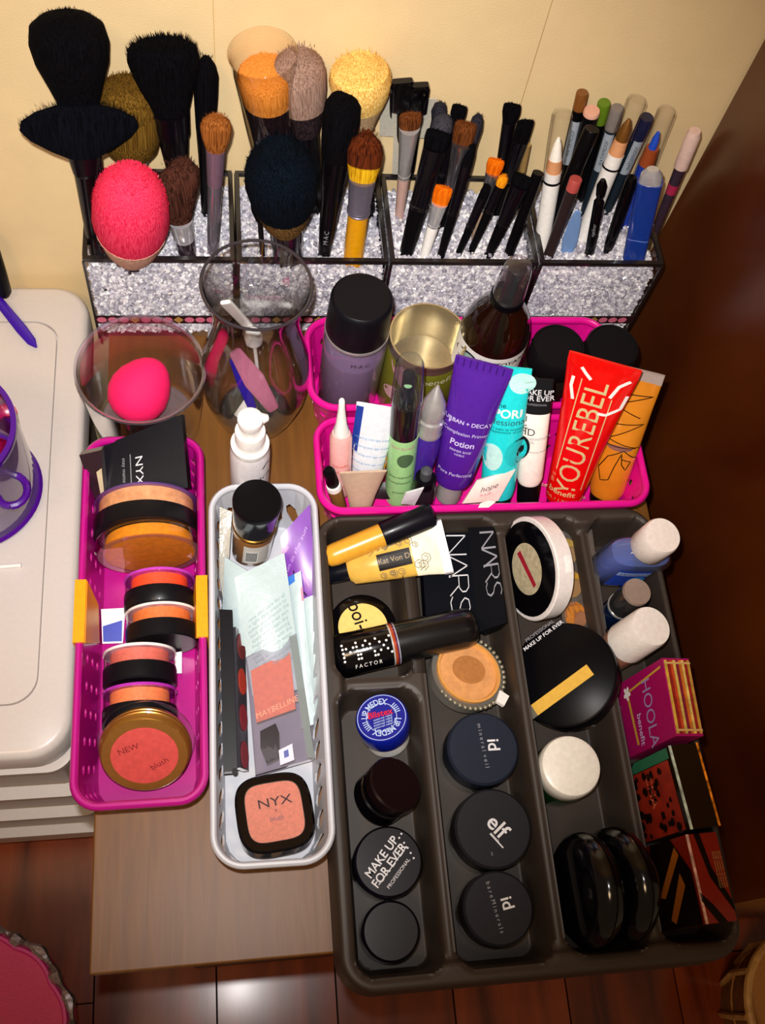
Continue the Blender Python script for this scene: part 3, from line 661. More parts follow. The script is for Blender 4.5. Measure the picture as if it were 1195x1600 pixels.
printed('dark brown lip pencil with a dusty red end', (858, 396), (900, 279), .536, 19, mat('#b04a44', .45), mat('#2c2020', .35), None, .15)
t = pencil('small glossy black eyeliner with a round knob end', (921, 394), (942, 281), .536, [('body', BLKG, [(0, 16), (.7, 16), (.74, 10)]), ('knob', BLKG, [(.74, 9), (.80, 14), (.92, 16), (1, 8)])])
t.text('eyeliner', 6, .35, GTX, [(0, 16), (.7, 16)], rot=90)
pencil('short plain black tapered eyeliner, right of the knob ended one', (949, 391), (988, 276), .538, [('body', BLKG, [(0, 13), (.1, 17), (.7, 19), (.96, 17), (1, 12)])])
t = pencil('big royal blue flat marker with a silver rounded end', (990, 402), (1020, 264), .532, [('body', mat('#16368c', .22, coat=.5), [(0, 36, 24, 5), (.14, 36, 24, 5), (.86, 38, 26, 4)]), ('end_cap', CHR, [(.86, 34, 24, 3), (.95, 32, 22), (1, 18, 14)])])
t.patch('seam', mat('#6a84d0', .3), -17, 17, .24, .25, [(0, 36, 24, 5), (.86, 38, 26, 4)])
t = pencil('slender clear brow pencil with a pale pink cap, leaning furthest right', (1030, 345), (1086, 204), .566, [('body', mat('#3a2a38', .2, coat=.5), [(0, 14), (.60, 19)]), ('refill', mat('#b02a50', .3), [(.30, 16.5), (.42, 18)]), ('end_cap', mat('#e0c0b4', .4), [(.60, 22), (.95, 23), (1, 17)])])
t = T('plastic_spatula', 'light blue translucent plastic spatula in the right vase', 'spatula', Z(884, 398, BZ - .005), Y(903, 330, .530))
t.loft('blade', glass('#9ec4f0', .5, .45, 1.0), [(0, 18, 5), (.35, 24, 5), (.75, 18, 4), (1, 9, 3)], 20)

# ================================================================ middle row: cup, hurricane vase, pump bottle
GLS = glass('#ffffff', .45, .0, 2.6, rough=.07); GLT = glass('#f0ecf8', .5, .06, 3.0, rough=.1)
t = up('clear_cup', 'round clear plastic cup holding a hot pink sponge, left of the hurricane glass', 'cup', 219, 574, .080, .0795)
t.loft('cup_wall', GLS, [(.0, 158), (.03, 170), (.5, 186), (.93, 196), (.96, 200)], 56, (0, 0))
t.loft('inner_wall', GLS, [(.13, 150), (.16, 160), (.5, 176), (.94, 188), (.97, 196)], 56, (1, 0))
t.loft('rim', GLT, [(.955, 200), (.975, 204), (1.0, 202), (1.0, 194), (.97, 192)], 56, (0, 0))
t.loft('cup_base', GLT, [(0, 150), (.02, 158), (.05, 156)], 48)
p = Z(224, 610, .036)
t = T('makeup_sponge', 'hot pink egg shaped sponge lying inside the clear cup', 'sponge', p - Vector((.016, .014, .014)), p + Vector((.013, .015, .017)))
t.loft('sponge_body', mat('#ff0f66', .75, bump=.5, bscale=1500, grain=.05), [(0, 30), (.03, 48), (.12, 72), (.28, 90), (.45, 94), (.62, 86), (.8, 66), (.92, 44), (.98, 24), (1, 10)], 40, ang=80)
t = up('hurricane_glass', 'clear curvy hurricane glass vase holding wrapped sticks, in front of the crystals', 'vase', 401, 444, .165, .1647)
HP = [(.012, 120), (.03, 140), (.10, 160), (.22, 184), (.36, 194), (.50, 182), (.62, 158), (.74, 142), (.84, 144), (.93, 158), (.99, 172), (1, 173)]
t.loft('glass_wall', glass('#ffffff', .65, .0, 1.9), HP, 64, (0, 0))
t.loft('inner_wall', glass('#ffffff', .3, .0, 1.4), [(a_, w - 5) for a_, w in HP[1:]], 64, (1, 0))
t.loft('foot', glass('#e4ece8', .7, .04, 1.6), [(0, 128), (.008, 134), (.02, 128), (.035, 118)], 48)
link('rim', *tubedata([(86.5*t.s*cos(a_*pi/36), 86.5*t.s*sin(a_*pi/36), t.L) for a_ in range(72)], .0011, 8, True), glass('#5a5258', .6, .35, 2.0), t.e)
def stick(name, label, cat, a_, b2, w, m, d=None, p=2, grp=None, mid=None):
    t = T(name, label, cat, a_, b2, grp); t.loft('shaft' if name.endswith('stick') or name == 'cotton_bud' else 'wrap', m, [(0, w*.8, d, p), (.03, w, d, p), (.5, mid or w, d, p), (.97, w, d, p), (1, w*.8, d, p)], 16); return t
stick('white_stick', 'white flat plastic stick leaning inside the hurricane glass', 'stick', Z(398, 520, .045), Z(352, 472, .135), 18, WHT, 6, 4)
t = stick('cotton_bud', 'cotton bud with a fluffy white tip in the hurricane glass', 'cotton bud', Z(405, 600, .012), Z(396, 527, .065), 6, WHT)
t.loft('cotton_tip', mat('#ffffff', .9, bump=.6), [(.82, 8), (.9, 26), (1.0, 28), (1.1, 22), (1.14, 8)], 16)
stick('wrapped_applicator', 'pink wrapped applicator twisted inside the hurricane glass', 'applicator', Z(428, 640, .010), Z(366, 548, .06), 20, mat('#c87a98', .3, coat=.4), 6, 3, None, 34)
stick('wrapped_applicator', 'blue and violet wrapped applicator beside the pink one in the hurricane glass', 'applicator', Z(395, 640, .010), Z(364, 560, .05), 14, mat('#2c1ea0', .3, coat=.4), 5, 3, None, 18)
stick('wrapped_applicator', 'small white folded wrapper at the bottom of the hurricane glass', 'applicator', Z(375, 655, .008), Z(392, 630, .012), 24, WHT, 5, 3)
t = up('pump_bottle', 'white lotion pump bottle with angled spout behind the white basket', 'bottle', 391, 652, .131, .1307)
sb_ = [(0, 60), (.03, 68), (.66, 66), (.70, 60)]
t.loft('body', mat('#e2dee0', .35, coat=.3), sb_, 40)
t.loft('collar', WHTG, [(.70, 62), (.715, 64), (.74, 63), (.745, 50), (.86, 50), (.87, 48)], 40)
t.loft('pump_head', WHTG, [(.87, 36), (.93, 38), (.97, 42), (.99, 40), (1, 30)], 32)
s_ = t.s; link('spout', *tubedata([(0, 0, t.L*.955), (16*s_, 4*s_, t.L*.965), (27*s_, 7*s_, t.L*.955)], [14*s_, 11*s_, 6*s_], 12), WHTG, t.e)
t.text('hydra', 12, .50, mat('#3a3a40', .5), sb_, x=14, rot=8); t.line('leaf_mark', BL, [(20, .60), (26, .63), (31, .62)], 3, sb_)

# ================================================================ rear basket
t = up('toner_bottle', 'tall clear lilac toner bottle with a wide black cap, in the rear pink basket', 'bottle', 566, 464, .131, .129)
t.loft('bottle_body', glass('#eadcf4', .4, .10, 1.4), [(0, 96), (.03, 106), (.66, 108), (.70, 104)], 44, (1, 0))
t.loft('liquid', glass('#b8a4c4', .3, .35, .6), [(.02, 98), (.04, 100), (.50, 101)], 40)
t.loft('neck_ring', SIL, [(.695, 106), (.705, 107), (.715, 106)], 44); t.loft('cap', mat('#0e0e14', .42, coat=.1), [(.715, 104), (.72, 105), (.97, 100), (.99, 97), (1, 90)], 48)
tm = mat('#6a6a1c', .35, coat=.3, grain=.15, gscale=60)
t.text('M·A·C', 9, .60, mat('#3a3040', .5), [(0, 108), (1, 108)], x=4, off=.0008)
t = up('round_tin', 'open olive green round tin with a shiny silver inside and floral side', 'tin', 670, 524, .085, .083)
st_ = [(0, 124), (.02, 126), (.86, 124), (.88, 121)]
t.loft('tin_body', tm, st_, 56, (1, 0))
t.loft('tin_inside', mat('#d6ccb0', .25, metal=.9), [(.55, 90), (.56, 106), (.97, 116), (1, 119), (1.0, 124), (.96, 125), (.94, 122), (.90, 125), (.87, 123)], 56, (1, 0))
for bx, bt, r1, r2, rt, mm in ((-40, .74, 14, 34, 20, mat('#c890a0', .45)), (-48, .40, 10, 20, -20, mat('#d0a0a8', .45)), (20, .42, 9, 14, 30, mat('#c8b060', .45)), (-18, .30, 8, 14, 0, mat('#b08068', .45))):
    t.blob('printed_flower', mm, bx, bt, r1, r2, st_, rot=rt)
t.text('benefit', 15, .76, mat('#d8d0b0', .5), st_, x=16); t.text('bathina', 13, .48, mat('#d0b860', .45), st_, x=2)
t = up('spray_bottle', 'dark brown spray bottle with clear cap and white label, in the rear pink basket', 'bottle', 812, 412, .166, .164)
t.loft('bottle_body', mat('#1c0a04', .08, coat=.8), [(0, 116), (.02, 120), (.50, 120), (.56, 116), (.62, 104), (.68, 84), (.72, 64), (.75, 56)], 48)
sl_ = [(.04, 121), (.52, 121)]
t.loft('label_wrap', mat('#e6e2de', .45), [(.04, 121), (.505, 121), (.515, 120)], 48, (0, 0))
t.text('NETTOYANT', 11, .475, BL, sl_, x=12, off=.0006, bold=.02); t.blob('printed_ring', mat('#202428', .5), -46, .43, 15, 22, sl_, off=.0005); t.blob('printed_spot', mat('#a8c0bc', .5), -46, .43, 11, 18, sl_, off=.0008)
t.loft('collar', BLK, [(.75, 56), (.76, 58), (.79, 57), (.80, 50)], 32); t.loft('sprayer', mat('#1a1216', .3, coat=.5), [(.80, 26), (.90, 26), (.91, 30), (.97, 30), (.98, 20)], 24)
t.loft('clear_cap', glass('#f4eef4', .5, .02, 2.0), [(.79, 54), (.95, 47), (.99, 42), (1, 30)], 40, (0, 1))
for xx, yy, ll in ((874, 540, 'dark glass jar with a matte black lid beside the spray bottle'), (958, 540, 'dark glass jar with black lid at the right end of the rear pink basket')):
    t = up('dark_jar', ll, 'jar', xx, yy, .072, .0695, 'dark jars in the rear basket'); t.loft('jar_body', mat('#1c1a12', .15, coat=.5), [(0, 80), (.03, 86), (.66, 86), (.70, 80)], 40)
    t.loft('lid', mat('#121013', .4), [(.69, 84), (.70, 86), (.97, 85), (1, 80), (1, 76), (.985, 74)], 44)

# ================================================================ front basket: tubes and small bottles
CRIMP = lambda w: [(.93, w, 7, 6), (1, w, 5, 6)]
su = [(.13, 56, 50), (.17, 64, 58), (.45, 72, 52), (.75, 80, 30), (.92, 86, 8, 3), (.93, 87, 6, 6), (1, 87, 5, 6)]
t = T('squeeze_tube', 'large violet squeeze tube with white lettering and ridged silver cap', 'tube', Z(699, 777, .010), Y(757, 566, .388), 'squeeze tubes in the front basket')
t.loft('tube_body', mat('#5420a0', .25, metal=.15, coat=.5), su, 40)
t.loft('cap', SIL, [(0, 38), (.02, 42), (.04, 39), (.06, 43), (.08, 39), (.10, 42), (.135, 38)], 32)
lt = mat('#cfc4ea', .45)
t.text('URBAN + DECAY', 7.2, .60, lt, su, bold=.02); t.text('Complexion Primer', 6.6, .53, lt, su); t.text('Potion', 11, .465, lt, su, bold=.02); t.text('PRIMER BASE', 4.5, .415, lt, su); t.text('VISIBLE', 4, .39, lt, su); t.text('Pore Perfecting', 6.6, .25, lt, su)
for kk in range(16): t.patch('crimp_ridge', mat('#35106e', .35), -40+kk*5, -38+kk*5, .945, .995, su, .0003, 1, 1) if kk % 2 == 0 else None
s2 = [(.07, 52, 46), (.12, 56, 50), (.6, 60, 36), (.9, 62, 8), (.93, 63, 6, 6), (1, 63, 5, 6)]
t = T('squeeze_tube', 'turquoise squeeze tube with pale polka dots and white lettering', 'tube', Z(775, 783, .012), Y(798, 574, .386), 'squeeze tubes in the front basket')
t.loft('tube_body', mat('#20dce0', .3, coat=.3), s2, 36); t.loft('cap', BLK, [(0, 46), (.065, 50)], 28)
PD = mat('#c0f0ea', .45)
t.blob('polka_dot', PD, -14, .38, 17, 26, s2); t.blob('polka_dot', PD, 20, .90, 20, 18, s2); t.blob('polka_dot', mat('#0a1a20', .5), 26, .42, 17, 25, s2, off=.0002); t.blob('polka_dot', mat('#18c8cc', .3), 22, .41, 17, 25, s2, off=.0004)
t.text('the', 9, .745, BL, s2, x=-8); t.text('PORE', 15, .69, WHT, s2, x=6, bold=.03); t.text('fessional', 11, .635, mat('#2a5058', .5), s2, x=8); t.text('PRO balm to minimize', 5, .59, BL, s2, x=3); t.text('the appearance of pores', 5, .57, BL, s2, x=3)
s3 = [(.16, 36, 34), (.20, 42, 40), (.5, 44, 34), (.70, 45, 24), (.90, 46, 9), (.93, 46, 6, 6), (1, 46, 5, 6)]
t = T('squeeze_tube', 'slim cream primer tube with a black top band and black cap', 'tube', Z(824, 781, .012), Y(841, 592, .386), 'squeeze tubes in the front basket')
t.loft('tube_body', mat('#fff4ea', .35, coat=.2), [q for q in s3 if q[0] <= .7] + [(.74, 45, 20)], 32); t.loft('top_band', mat('#16161a', .4, coat=.2), [(.735, 45.5, 20.5)] + [q for q in s3 if q[0] > .74], 32); t.loft('cap', BLK, [(0, 36), (.155, 38)], 28)
t.text('MAKE UP', 9, .90, WTX, s3, bold=.02); t.text('FOR EVER', 9, .855, WTX, s3, bold=.02); t.text('PROFESSIONAL', 3.6, .81, GTX, s3)
t.text('HD', 13, .60, mat('#2a2a30', .5), s3, x=-10); t.text('HIGH DEFINITION', 4.6, .55, GTX, s3); t.text('PRIMER', 4.6, .525, GTX, s3, x=-8); t.text('microperfecting base', 3.6, .45, GTX, s3)
s4 = [(.03, 58, 46), (.08, 62, 50), (.4, 76, 44), (.7, 92, 24), (.92, 106, 8), (.94, 107, 6, 6), (1, 108, 5, 6)]
t = T('squeeze_tube', 'big bright red squeeze tube with large outlined gold lettering', 'tube', Z(877, 783, .008), Y(946, 564, .378), 'squeeze tubes in the front basket')
t.loft('tube_body', mat('#e80a06', .22, coat=.6), s4, 44)
t.loft('cap', BLK, [(-.035, 48), (.03, 52)], 28)
gt = mat('#f0dca0', .35, metal=.3)
t.text('YOUREBEL', 36, .475, gt, s4, x=1, rot=90, sx=1.0); t.line('printed_line', gt, [(-23, .26), (-25, .86)], 1.6, s4); t.line('printed_line', gt, [(24, .16), (26, .78)], 1.6, s4)
t.text('benefit', 12, .125, gt, s4, x=-4, bold=.02); t.text('50 mL / 1.7 US fl.oz', 7, .075, gt, s4, x=-2); t.text('SPF 15', 5.5, .2, gt, s4, x=-24, rot=90)
for pts, w_ in (([(-30, .93), (-22, .90), (-12, .87)], 5), ([(-38, .86), (-38, .80), (-30, .72)], 5), ([(44, .92), (30, .87), (22, .79)], 5), ([(46, .82), (42, .73), (24, .68), (12, .68)], 5)):
    t.line('white_streak', WHTG, pts, w_, s4, off=.0006)  # white streaks laid over the red near the crimped end
s5 = [(.06, 52, 46), (.10, 58, 52), (.4, 62, 42), (.75, 68, 22), (.91, 72, 7), (.93, 73, 6, 6)]
t = T('squeeze_tube', 'translucent orange bronze squeeze tube with looping black script', 'tube', Z(943, 780, .010), Y(1000, 578, .386), 'squeeze tubes in the front basket')
t.loft('tube_body', mat('#ec9224', .22, metal=.2, coat=.5, grain=.12, gscale=50), s5, 36); t.loft('clear_crimp', mat('#a89890', .3, coat=.4), [(.925, 73, 6, 6), (1, 74, 5, 6)], 36); t.loft('cap', BLK, [(0, 48), (.06, 50)], 28)
IK = mat('#2a1004', .5)
for pts in ([(-26, .82), (30, .84), (-24, .74), (20, .68)], [(-28, .60), (28, .64), (-20, .50), (30, .46)], [(-28, .46), (26, .46)], [(30, .38), (10, .44), (-12, .38), (-22, .28), (-14, .20), (-2, .22), (2, .32), (8, .42), (12, .34), (20, .30), (24, .36), (10, .38)]): t.line('printed_script', IK, pts, 1.6, s5)
t.blob('printed_lips', mat('#8a5a50', .5), 2, .45, 20, 5, s5)
t = T('nozzle_bottle', 'pale pink bottle with a pointed white nozzle, left end of the front basket', 'bottle', Z(531, 768, .012), Y(534, 624, .372)); sn_ = [(0, 30), (.03, 35), (.60, 35), (.64, 28)]
t.loft('bottle_body', mat('#f4b4b0', .3, coat=.3), sn_, 32); t.loft('nozzle', WHTG, [(.64, 24), (.68, 24), (.74, 17), (.92, 10), (.99, 9), (1, 6)], 24)
for a_, b2 in ((.36, 'benefit'), (.30, 'posietint'), (.20, 'cheek stain'), (.14, '12.5 mL')): t.text(b2, 6.5, a_, mat('#d04830', .5), sn_)
s6 = [(.0, 30, 26), (.05, 44, 34), (.5, 54, 24), (.9, 62, 7), (1, 64, 5, 6)]
t = T('squeeze_tube', 'small white squeeze tube with a deep blue edge, beside the nozzle bottle', 'tube', Z(567, 772, .010), Y(590, 634, .374), 'squeeze tubes in the front basket', roll=0)
t.loft('tube_body', mat('#e4ecf4', .3, coat=.4), s6, 32); t.patch('blue_edge', mat('#1a3c9c', .35), -31, -20, .5, .98, s6, .0003, 3, 6); t.patch('blue_wave', mat('#2a90e0', .35), -20, 16, .06, .20, s6, .0003)
for kk in range(5): t.text('hydrating anti age cream', 4.6, .66 - kk*.085, mat('#6a9ac8', .5), s6)
t = T('primer_bottle', 'green bottle with a black collar and clear dome cap', 'bottle', Z(622, 776, .006), Y(641, 562, .380)); sg_ = [(0, 44), (.02, 48), (.47, 47)]
t.loft('bottle_body', mat('#a4dc94', .3, coat=.3), sg_, 32); t.loft('collar', mat('#0c0c10', .25, coat=.4), [(.47, 46), (.72, 46)], 32)
t.loft('nozzle', mat('#161620', .3, coat=.3), [(.72, 22), (.9, 18), (.91, 8)], 20); t.loft('clear_cap', glass('#f0f4f8', .5, .01, 1.6), [(.70, 49), (.97, 42), (1, 34)], 32, (0, 1))
t.blob('leaf_mark', mat('#a8d8a0', .5), 0, .86, 6, 4, [(.70, 30), (1, 30)]); t.text('too faced', 7, .43, mat('#c86890', .5), sg_); t.blob('printed_rose', mat('#4a6a48', .5), 6, .34, 13, 16, sg_)
for a_, b2 in ((.22, 'anti-redness'), (.18, 'complexion'), (.11, 'primer')): t.text(b2, 5.5, a_, BL, sg_)
t = T('primer_bottle', 'purple curvy bottle with a pointed silver cap', 'bottle', Z(650, 772, .010), Y(684, 603, .384))
t.loft('bottle_body', mat('#3c2088', .25, coat=.5), [(0, 30), (.2, 32), (.38, 42), (.5, 44), (.56, 38)], 32); t.loft('cap', SIL, [(.56, 38), (.59, 42), (.62, 38), (.65, 41), (.69, 40), (.70, 34), (.78, 40), (.86, 34), (.94, 18), (1, 5)], 32)
def packet(name, label, pts, m, th=.002, cat='packet', group=None, bulge=.0, z=None, nn=8):
    """flat pouch or card through four corners (px, py, z): top-left, top-right, bottom-right, bottom-left"""
    P = [Z(*q) for q in pts]; c = sum(P, Vector()) / 4; nrm = (P[2] - P[0]).cross(P[3] - P[1]).normalized()
    if nrm.dot(CP - c) < 0: nrm = -nrm
    V, Fc = [], []
    for sd in (1, -1):
        for j in range(nn + 1):
            for i in range(nn + 1):
                u, v = i/nn, j/nn; q = (P[0]*(1-u)+P[1]*u)*(1-v) + (P[3]*(1-u)+P[2]*u)*v
                V.append(q - c + nrm * (sd * th/2 + (sd * bulge * sin(pi*u) * sin(pi*v))))
    m1 = (nn + 1) ** 2; idx = lambda i, j: j*(nn+1)+i
    for j in range(nn):
        for i in range(nn): f = (idx(i, j), idx(i, j+1), idx(i+1, j+1), idx(i+1, j)); Fc.append(f); Fc.append(tuple(q + m1 for q in f[::-1]))
    bd = [idx(i, 0) for i in range(nn)] + [idx(nn, j) for j in range(nn)] + [idx(nn-i, nn) for i in range(nn)] + [idx(0, nn-j) for j in range(nn)]
    for a_, b2 in zip(bd, bd[1:] + bd[:1]): Fc.append((a_, b2, b2 + m1, a_ + m1))
    e = bpy.data.objects.new(name, None); COL.objects.link(e); e.location = c; tag(e, label, cat, group)
    link('sheet' if cat in ('packet', 'card') else 'case', V, Fc, m, e, ang=60)
    def quad(nm, uv, mm, off=.0003, h=0, ell=False, rad=None):
        """uv polygon drawn on the face"""
        def pt(u, v, o): q = (P[0]*(1-u)+P[1]*u)*(1-v) + (P[3]*(1-u)+P[2]*u)*v; return q - c + nrm * (th/2 + o + bulge * sin(pi*min(max(u,0),1)) * sin(pi*min(max(v,0),1)))
        n = len(uv); A = [pt(u, v, off) for u, v in uv]; Fq = [tuple(range(n))]
        if h: A += [pt(u, v, off + h) for u, v in uv]; Fq = [tuple(range(n, 2*n)), tuple(range(n-1, -1, -1))] + [(i, (i+1) % n, n+(i+1) % n, n+i) for i in range(n)]
        return link(nm, A, Fq, mm, e, False)
    def txt(st, size, u0, v0, mm, rot=0, bold=0., sx=1.):
        Vt, Ft = textdata(st, bold); W_, H_ = (P[1]-P[0]).length, (P[3]-P[0]).length; k = size * mpp(c); cc, sn = cos(radians(rot)), sin(radians(rot)); A = []
        for v in Vt:
            x, y = v[0]*sx*k, v[1]*k; u = u0 + (x*cc - y*sn)/W_; w = v0 - (x*sn + y*cc)/H_
            q = (P[0]*(1-u)+P[1]*u)*(1-w) + (P[3]*(1-u)+P[2]*u)*w; A.append(q - c + nrm*(th/2 + .0005 + bulge*sin(pi*min(max(u,0),1))*sin(pi*min(max(w,0),1))))
        return link('lettering', A, Ft, mm, e, False)
    e_ = type('K', (), {})(); e_.e = e; e_.quad = quad; e_.txt = txt; return e_
def circ(u, v, ru, rv, n=24): return [(u + ru*cos(2*pi*i/n), v + rv*sin(2*pi*i/n)) for i in range(n)]
packet('sample_packet', 'tan gold sample packet tucked behind the taupe tube', [(598, 694, .065), (612, 694, .066), (598, 742, .03), (566, 742, .03)], mat('#c08830', .35, coat=.3), .0015, 'packet', 'sample packets in the front basket', .001)
s7 = [(0, 24, 22), (.1, 30, 26), (.5, 46, 22), (.95, 70, 5), (1, 72, 4, 6)]
t = T('squeeze_tube', 'small greyish beige squeeze tube flaring to a wide crimped end', 'tube', Z(562, 806, .012), Y(567, 737, .340), 'squeeze tubes in the front basket'); t.loft('tube_body', mat('#c4aa92', .4, coat=.1), s7, 32)
t = T('sample_vial', 'little gold vial with a black stopper in the front basket corner', 'vial', Z(533, 798, .012), Y(513, 733, .340)); t.loft('vial_body', mat('#a8803c', .3, metal=.4, coat=.4), [(0, 16), (.1, 22), (.55, 24)], 20); t.loft('neck', WHT, [(.55, 24), (.62, 22)], 20); t.loft('stopper', BLK, [(.62, 14), (.66, 20), (.95, 18), (1, 12)], 20)
k = packet('sample_packet', 'black sample sachet lying low in the front basket', [(590, 752, .022), (642, 756, .022), (640, 782, .014), (584, 778, .014)], mat('#141216', .25, coat=.5), .002, 'packet', 'sample packets in the front basket', .001); k.quad('printed_line', [(.38, .3), (.42, .3), (.40, .75), (.37, .75)], WTX)
t = T('dropper_bottle', 'tiny black dropper bottle with a grey rubber tip in the front basket', 'bottle', Z(657, 790, .006), Y(667, 733, .345)); t.loft('bottle_body', mat('#1a1a1e', .2, coat=.5), [(0, 34), (.1, 40), (.5, 40), (.6, 30)], 24); t.loft('collar', BLK, [(.6, 32), (.78, 32)], 24); t.loft('rubber_tip', mat('#45484e', .5), [(.78, 18), (.96, 18), (1, 10)], 20)
packet('sample_packet', 'white pointed corner of a sample packet poking out of the front basket', [(633, 770, .045), (662, 762, .060), (648, 788, .030), (626, 786, .028)], mat('#e8eef2', .35, coat=.3), .0015, 'packet', 'sample packets in the front basket', .0008)
k = packet('sample_packet', 'cream sample pouch with small pink lettering leaning at the basket front', [(745, 750, .045), (805, 733, .055), (778, 782, .034), (722, 786, .030)], mat('#e8d4ca', .35, coat=.3), .002, 'packet', 'sample packets in the front basket', .002); k.txt('hope', 10, .5, .42, mat('#4a3038', .5), rot=8); k.txt('in a jar', 5, .5, .66, mat('#c05070', .5), rot=8)

# ================================================================ left basket
k = packet('flat_compact', 'black flat slanted compact with small white sideways lettering, against the clear cup', [(164, 696, .052), (286, 648, .078), (296, 762, .050), (164, 768, .040)], mat('#111118', .4, coat=.15, grain=.1), .008, 'compact')
k.txt('NYX', 13, .44, .66, WTX, rot=-90); k.txt('stay matte', 6, .26, .62, GTX, rot=-90); k.quad('printed_line', [(.335, .35), (.345, .35), (.345, .95), (.335, .95)], GTX)
k = packet('flat_compact', 'small glossy dark plum case leaning at the back left corner of the magenta basket', [(126, 708, .066), (160, 700, .070), (166, 768, .045), (150, 776, .04)], mat('#2c1a22', .15, coat=.6), .008, 'compact'); k.quad('mirror_edge', [(.62, .45), (.95, .40), (.95, .95), (.62, .97)], mat('#c0b090', .4))
def lying(name, label, xp, ys, dpx, parts, zc=None, grp=None, cat='jar'):
    """a jar on its edge, axis towards the viewer; ys = image rows of the top of its back rim and front rim"""
    r = dpx * .00044 / 2; zf = .0030; c0 = Z(xp, ys[0], zf + 2*r); c1 = Z(xp, ys[1], zf + 2*r)
    a_ = Vector((c0.x, c0.y, zf + r)); b2 = Vector((c0.x + .0005, c1.y, zf + r)); L = (b2 - a_).length
    t = T(name, label, cat, a_, b2, grp, s_at=(a_ + b2)/2); t.s = .00044
    for nm, m, ss, lb2 in parts:
        o = t.loft(nm, m, [(f, dpx*w) for f, w in ss], 44)
        if lb2: o['label'] = lb2
    return t
JB = mat('#101014', .35, coat=.3)
lying('powder_jar', 'largest loose powder jar, tan powder with black lid, lying on edge', 222, (752, 806), 168, [('powder', mat('#e0aa70', .6, grain=.2, gscale=200), [(.04, .90), (.50, .90)], None), ('clear_wall', glass('#fff4fa', .4, .0, 1.3), [(0, .94), (.02, .98), (.52, .98)], None), ('rim', mat('#5a3a86', .3, coat=.5), [(0, .90), (0, .98), (.05, .99)], None), ('lid', JB, [(.52, .99), (.55, 1.0), (.97, 1.0), (1, .97)], None)])
t = lying('powder_jar', 'clear round jar of golden orange powder facing forward, behind the small jars', 226, (808, 832), 172, [('clear_wall', glass('#fff8f4', .35, .0, 1.5), [(0, .92), (.2, .98), (.8, 1.0), (1.0, .96)], None), ('powder', mat('#e8941c', .55, grain=.15, gscale=250), [(.05, .80), (.93, .84), (.95, .80)], None)])
t.fdisc('face_ring', glass('#fff0e4', .2, .06, 1.8), 81, 70, z=1.0)
small = [(245, 884, 938, '#ff5a22', '#c040c0', 'rearmost small jar, bright coral powder with a purple rim'), (248, 938, 990, '#e08438', '#f0ece8', 'small jar of copper powder with glare painted white on its rim, second from the back'),  # white rim colour stands in for glare on the second and third jars
         (213, 1002, 1058, '#d8785a', '#f4f0ec', 'small jar of dusty rose powder with glare painted white on its rim, third from the back'), (213, 1064, 1124, '#f0904c', '#b030b0', 'small jar of orange bronze powder with purple rim, nearest the gold compact')]
for xp, y0, y1, c1, c2, lb2 in small:
    lying('powder_jar', lb2, xp, (y0, y1), 112, [('rim', mat(c2, .2, coat=.7), [(0, .95), (.03, 1.0), (.10, 1.0)], None), ('powder', mat(c1, .6, grain=.15, gscale=400), [(.1, .80), (.5, .80)], None), ('clear_wall', glass('#fff2ff', .35, .0, 1.3), [(.1, .97), (.52, .97)], None), ('lid', JB, [(.50, .99), (.54, 1.0), (.95, 1.0), (1, .96)], None)], grp='small powder jars on edge')
def disc(name, label, cat, x, y, z, nrm, th, dpx, grp=None):
    c = Z(x, y, z); n = Vector(nrm).normalized(); return T(name, label, cat, c - n * th, c, grp, s_at=c)
t = disc('blush_compact', 'gold rimmed round compact with rose red powder, front end of the magenta basket', 'compact', 226, 1180, .040, (0, -.68, .62), .014, 145)
GC = mat('#a87430', .28, metal=.65, coat=.4)
t.loft('case', GC, [(0, 126), (.1, 138), (.38, 143), (.42, 139), (.46, 143), (.60, 143), (.64, 139), (.68, 142), (.92, 138), (1.0, 132)], 56)
t.fdisc('gold_ring', mat('#9a6c30', .35, metal=.5), 66, 52, off=.0003); t.fdisc('powder', mat('#c84a44', .6, grain=.1, gscale=300), 52, off=.0006)
t.ftext('NEW', 11, mat('#7c1f20', .6), -24, 14, 20, off=.001); t.ftext('blush', 11, mat('#7c1f20', .6), 22, -16, 30, off=.001)
t.loft('clear_base', glass('#f8e8f8', .4, .04, 1.6), [(-.3, 130), (-.15, 150), (0, 152)], 48, (0, 0))
k = packet('folded_label', 'white and blue folded label in the middle of the magenta basket', [(158, 952, .012), (196, 950, .012), (192, 1005, .008), (160, 1006, .008)], WHT, .001, 'card'); k.quad('blue_print', [(.05, .5), (.9, .35), (.95, .95), (.05, .95)], mat('#2a3cb0', .4))
k = packet('folded_label', 'narrow white paper tab with a red end by the right wall of the magenta basket', [(272, 1020, .014), (284, 1018, .014), (284, 1052, .010), (270, 1052, .010)], WHT, .001, 'card'); k.quad('red_print', [(.0, .4), (.3, .4), (.3, .7), (.0, .7)], mat('#d03030', .4))

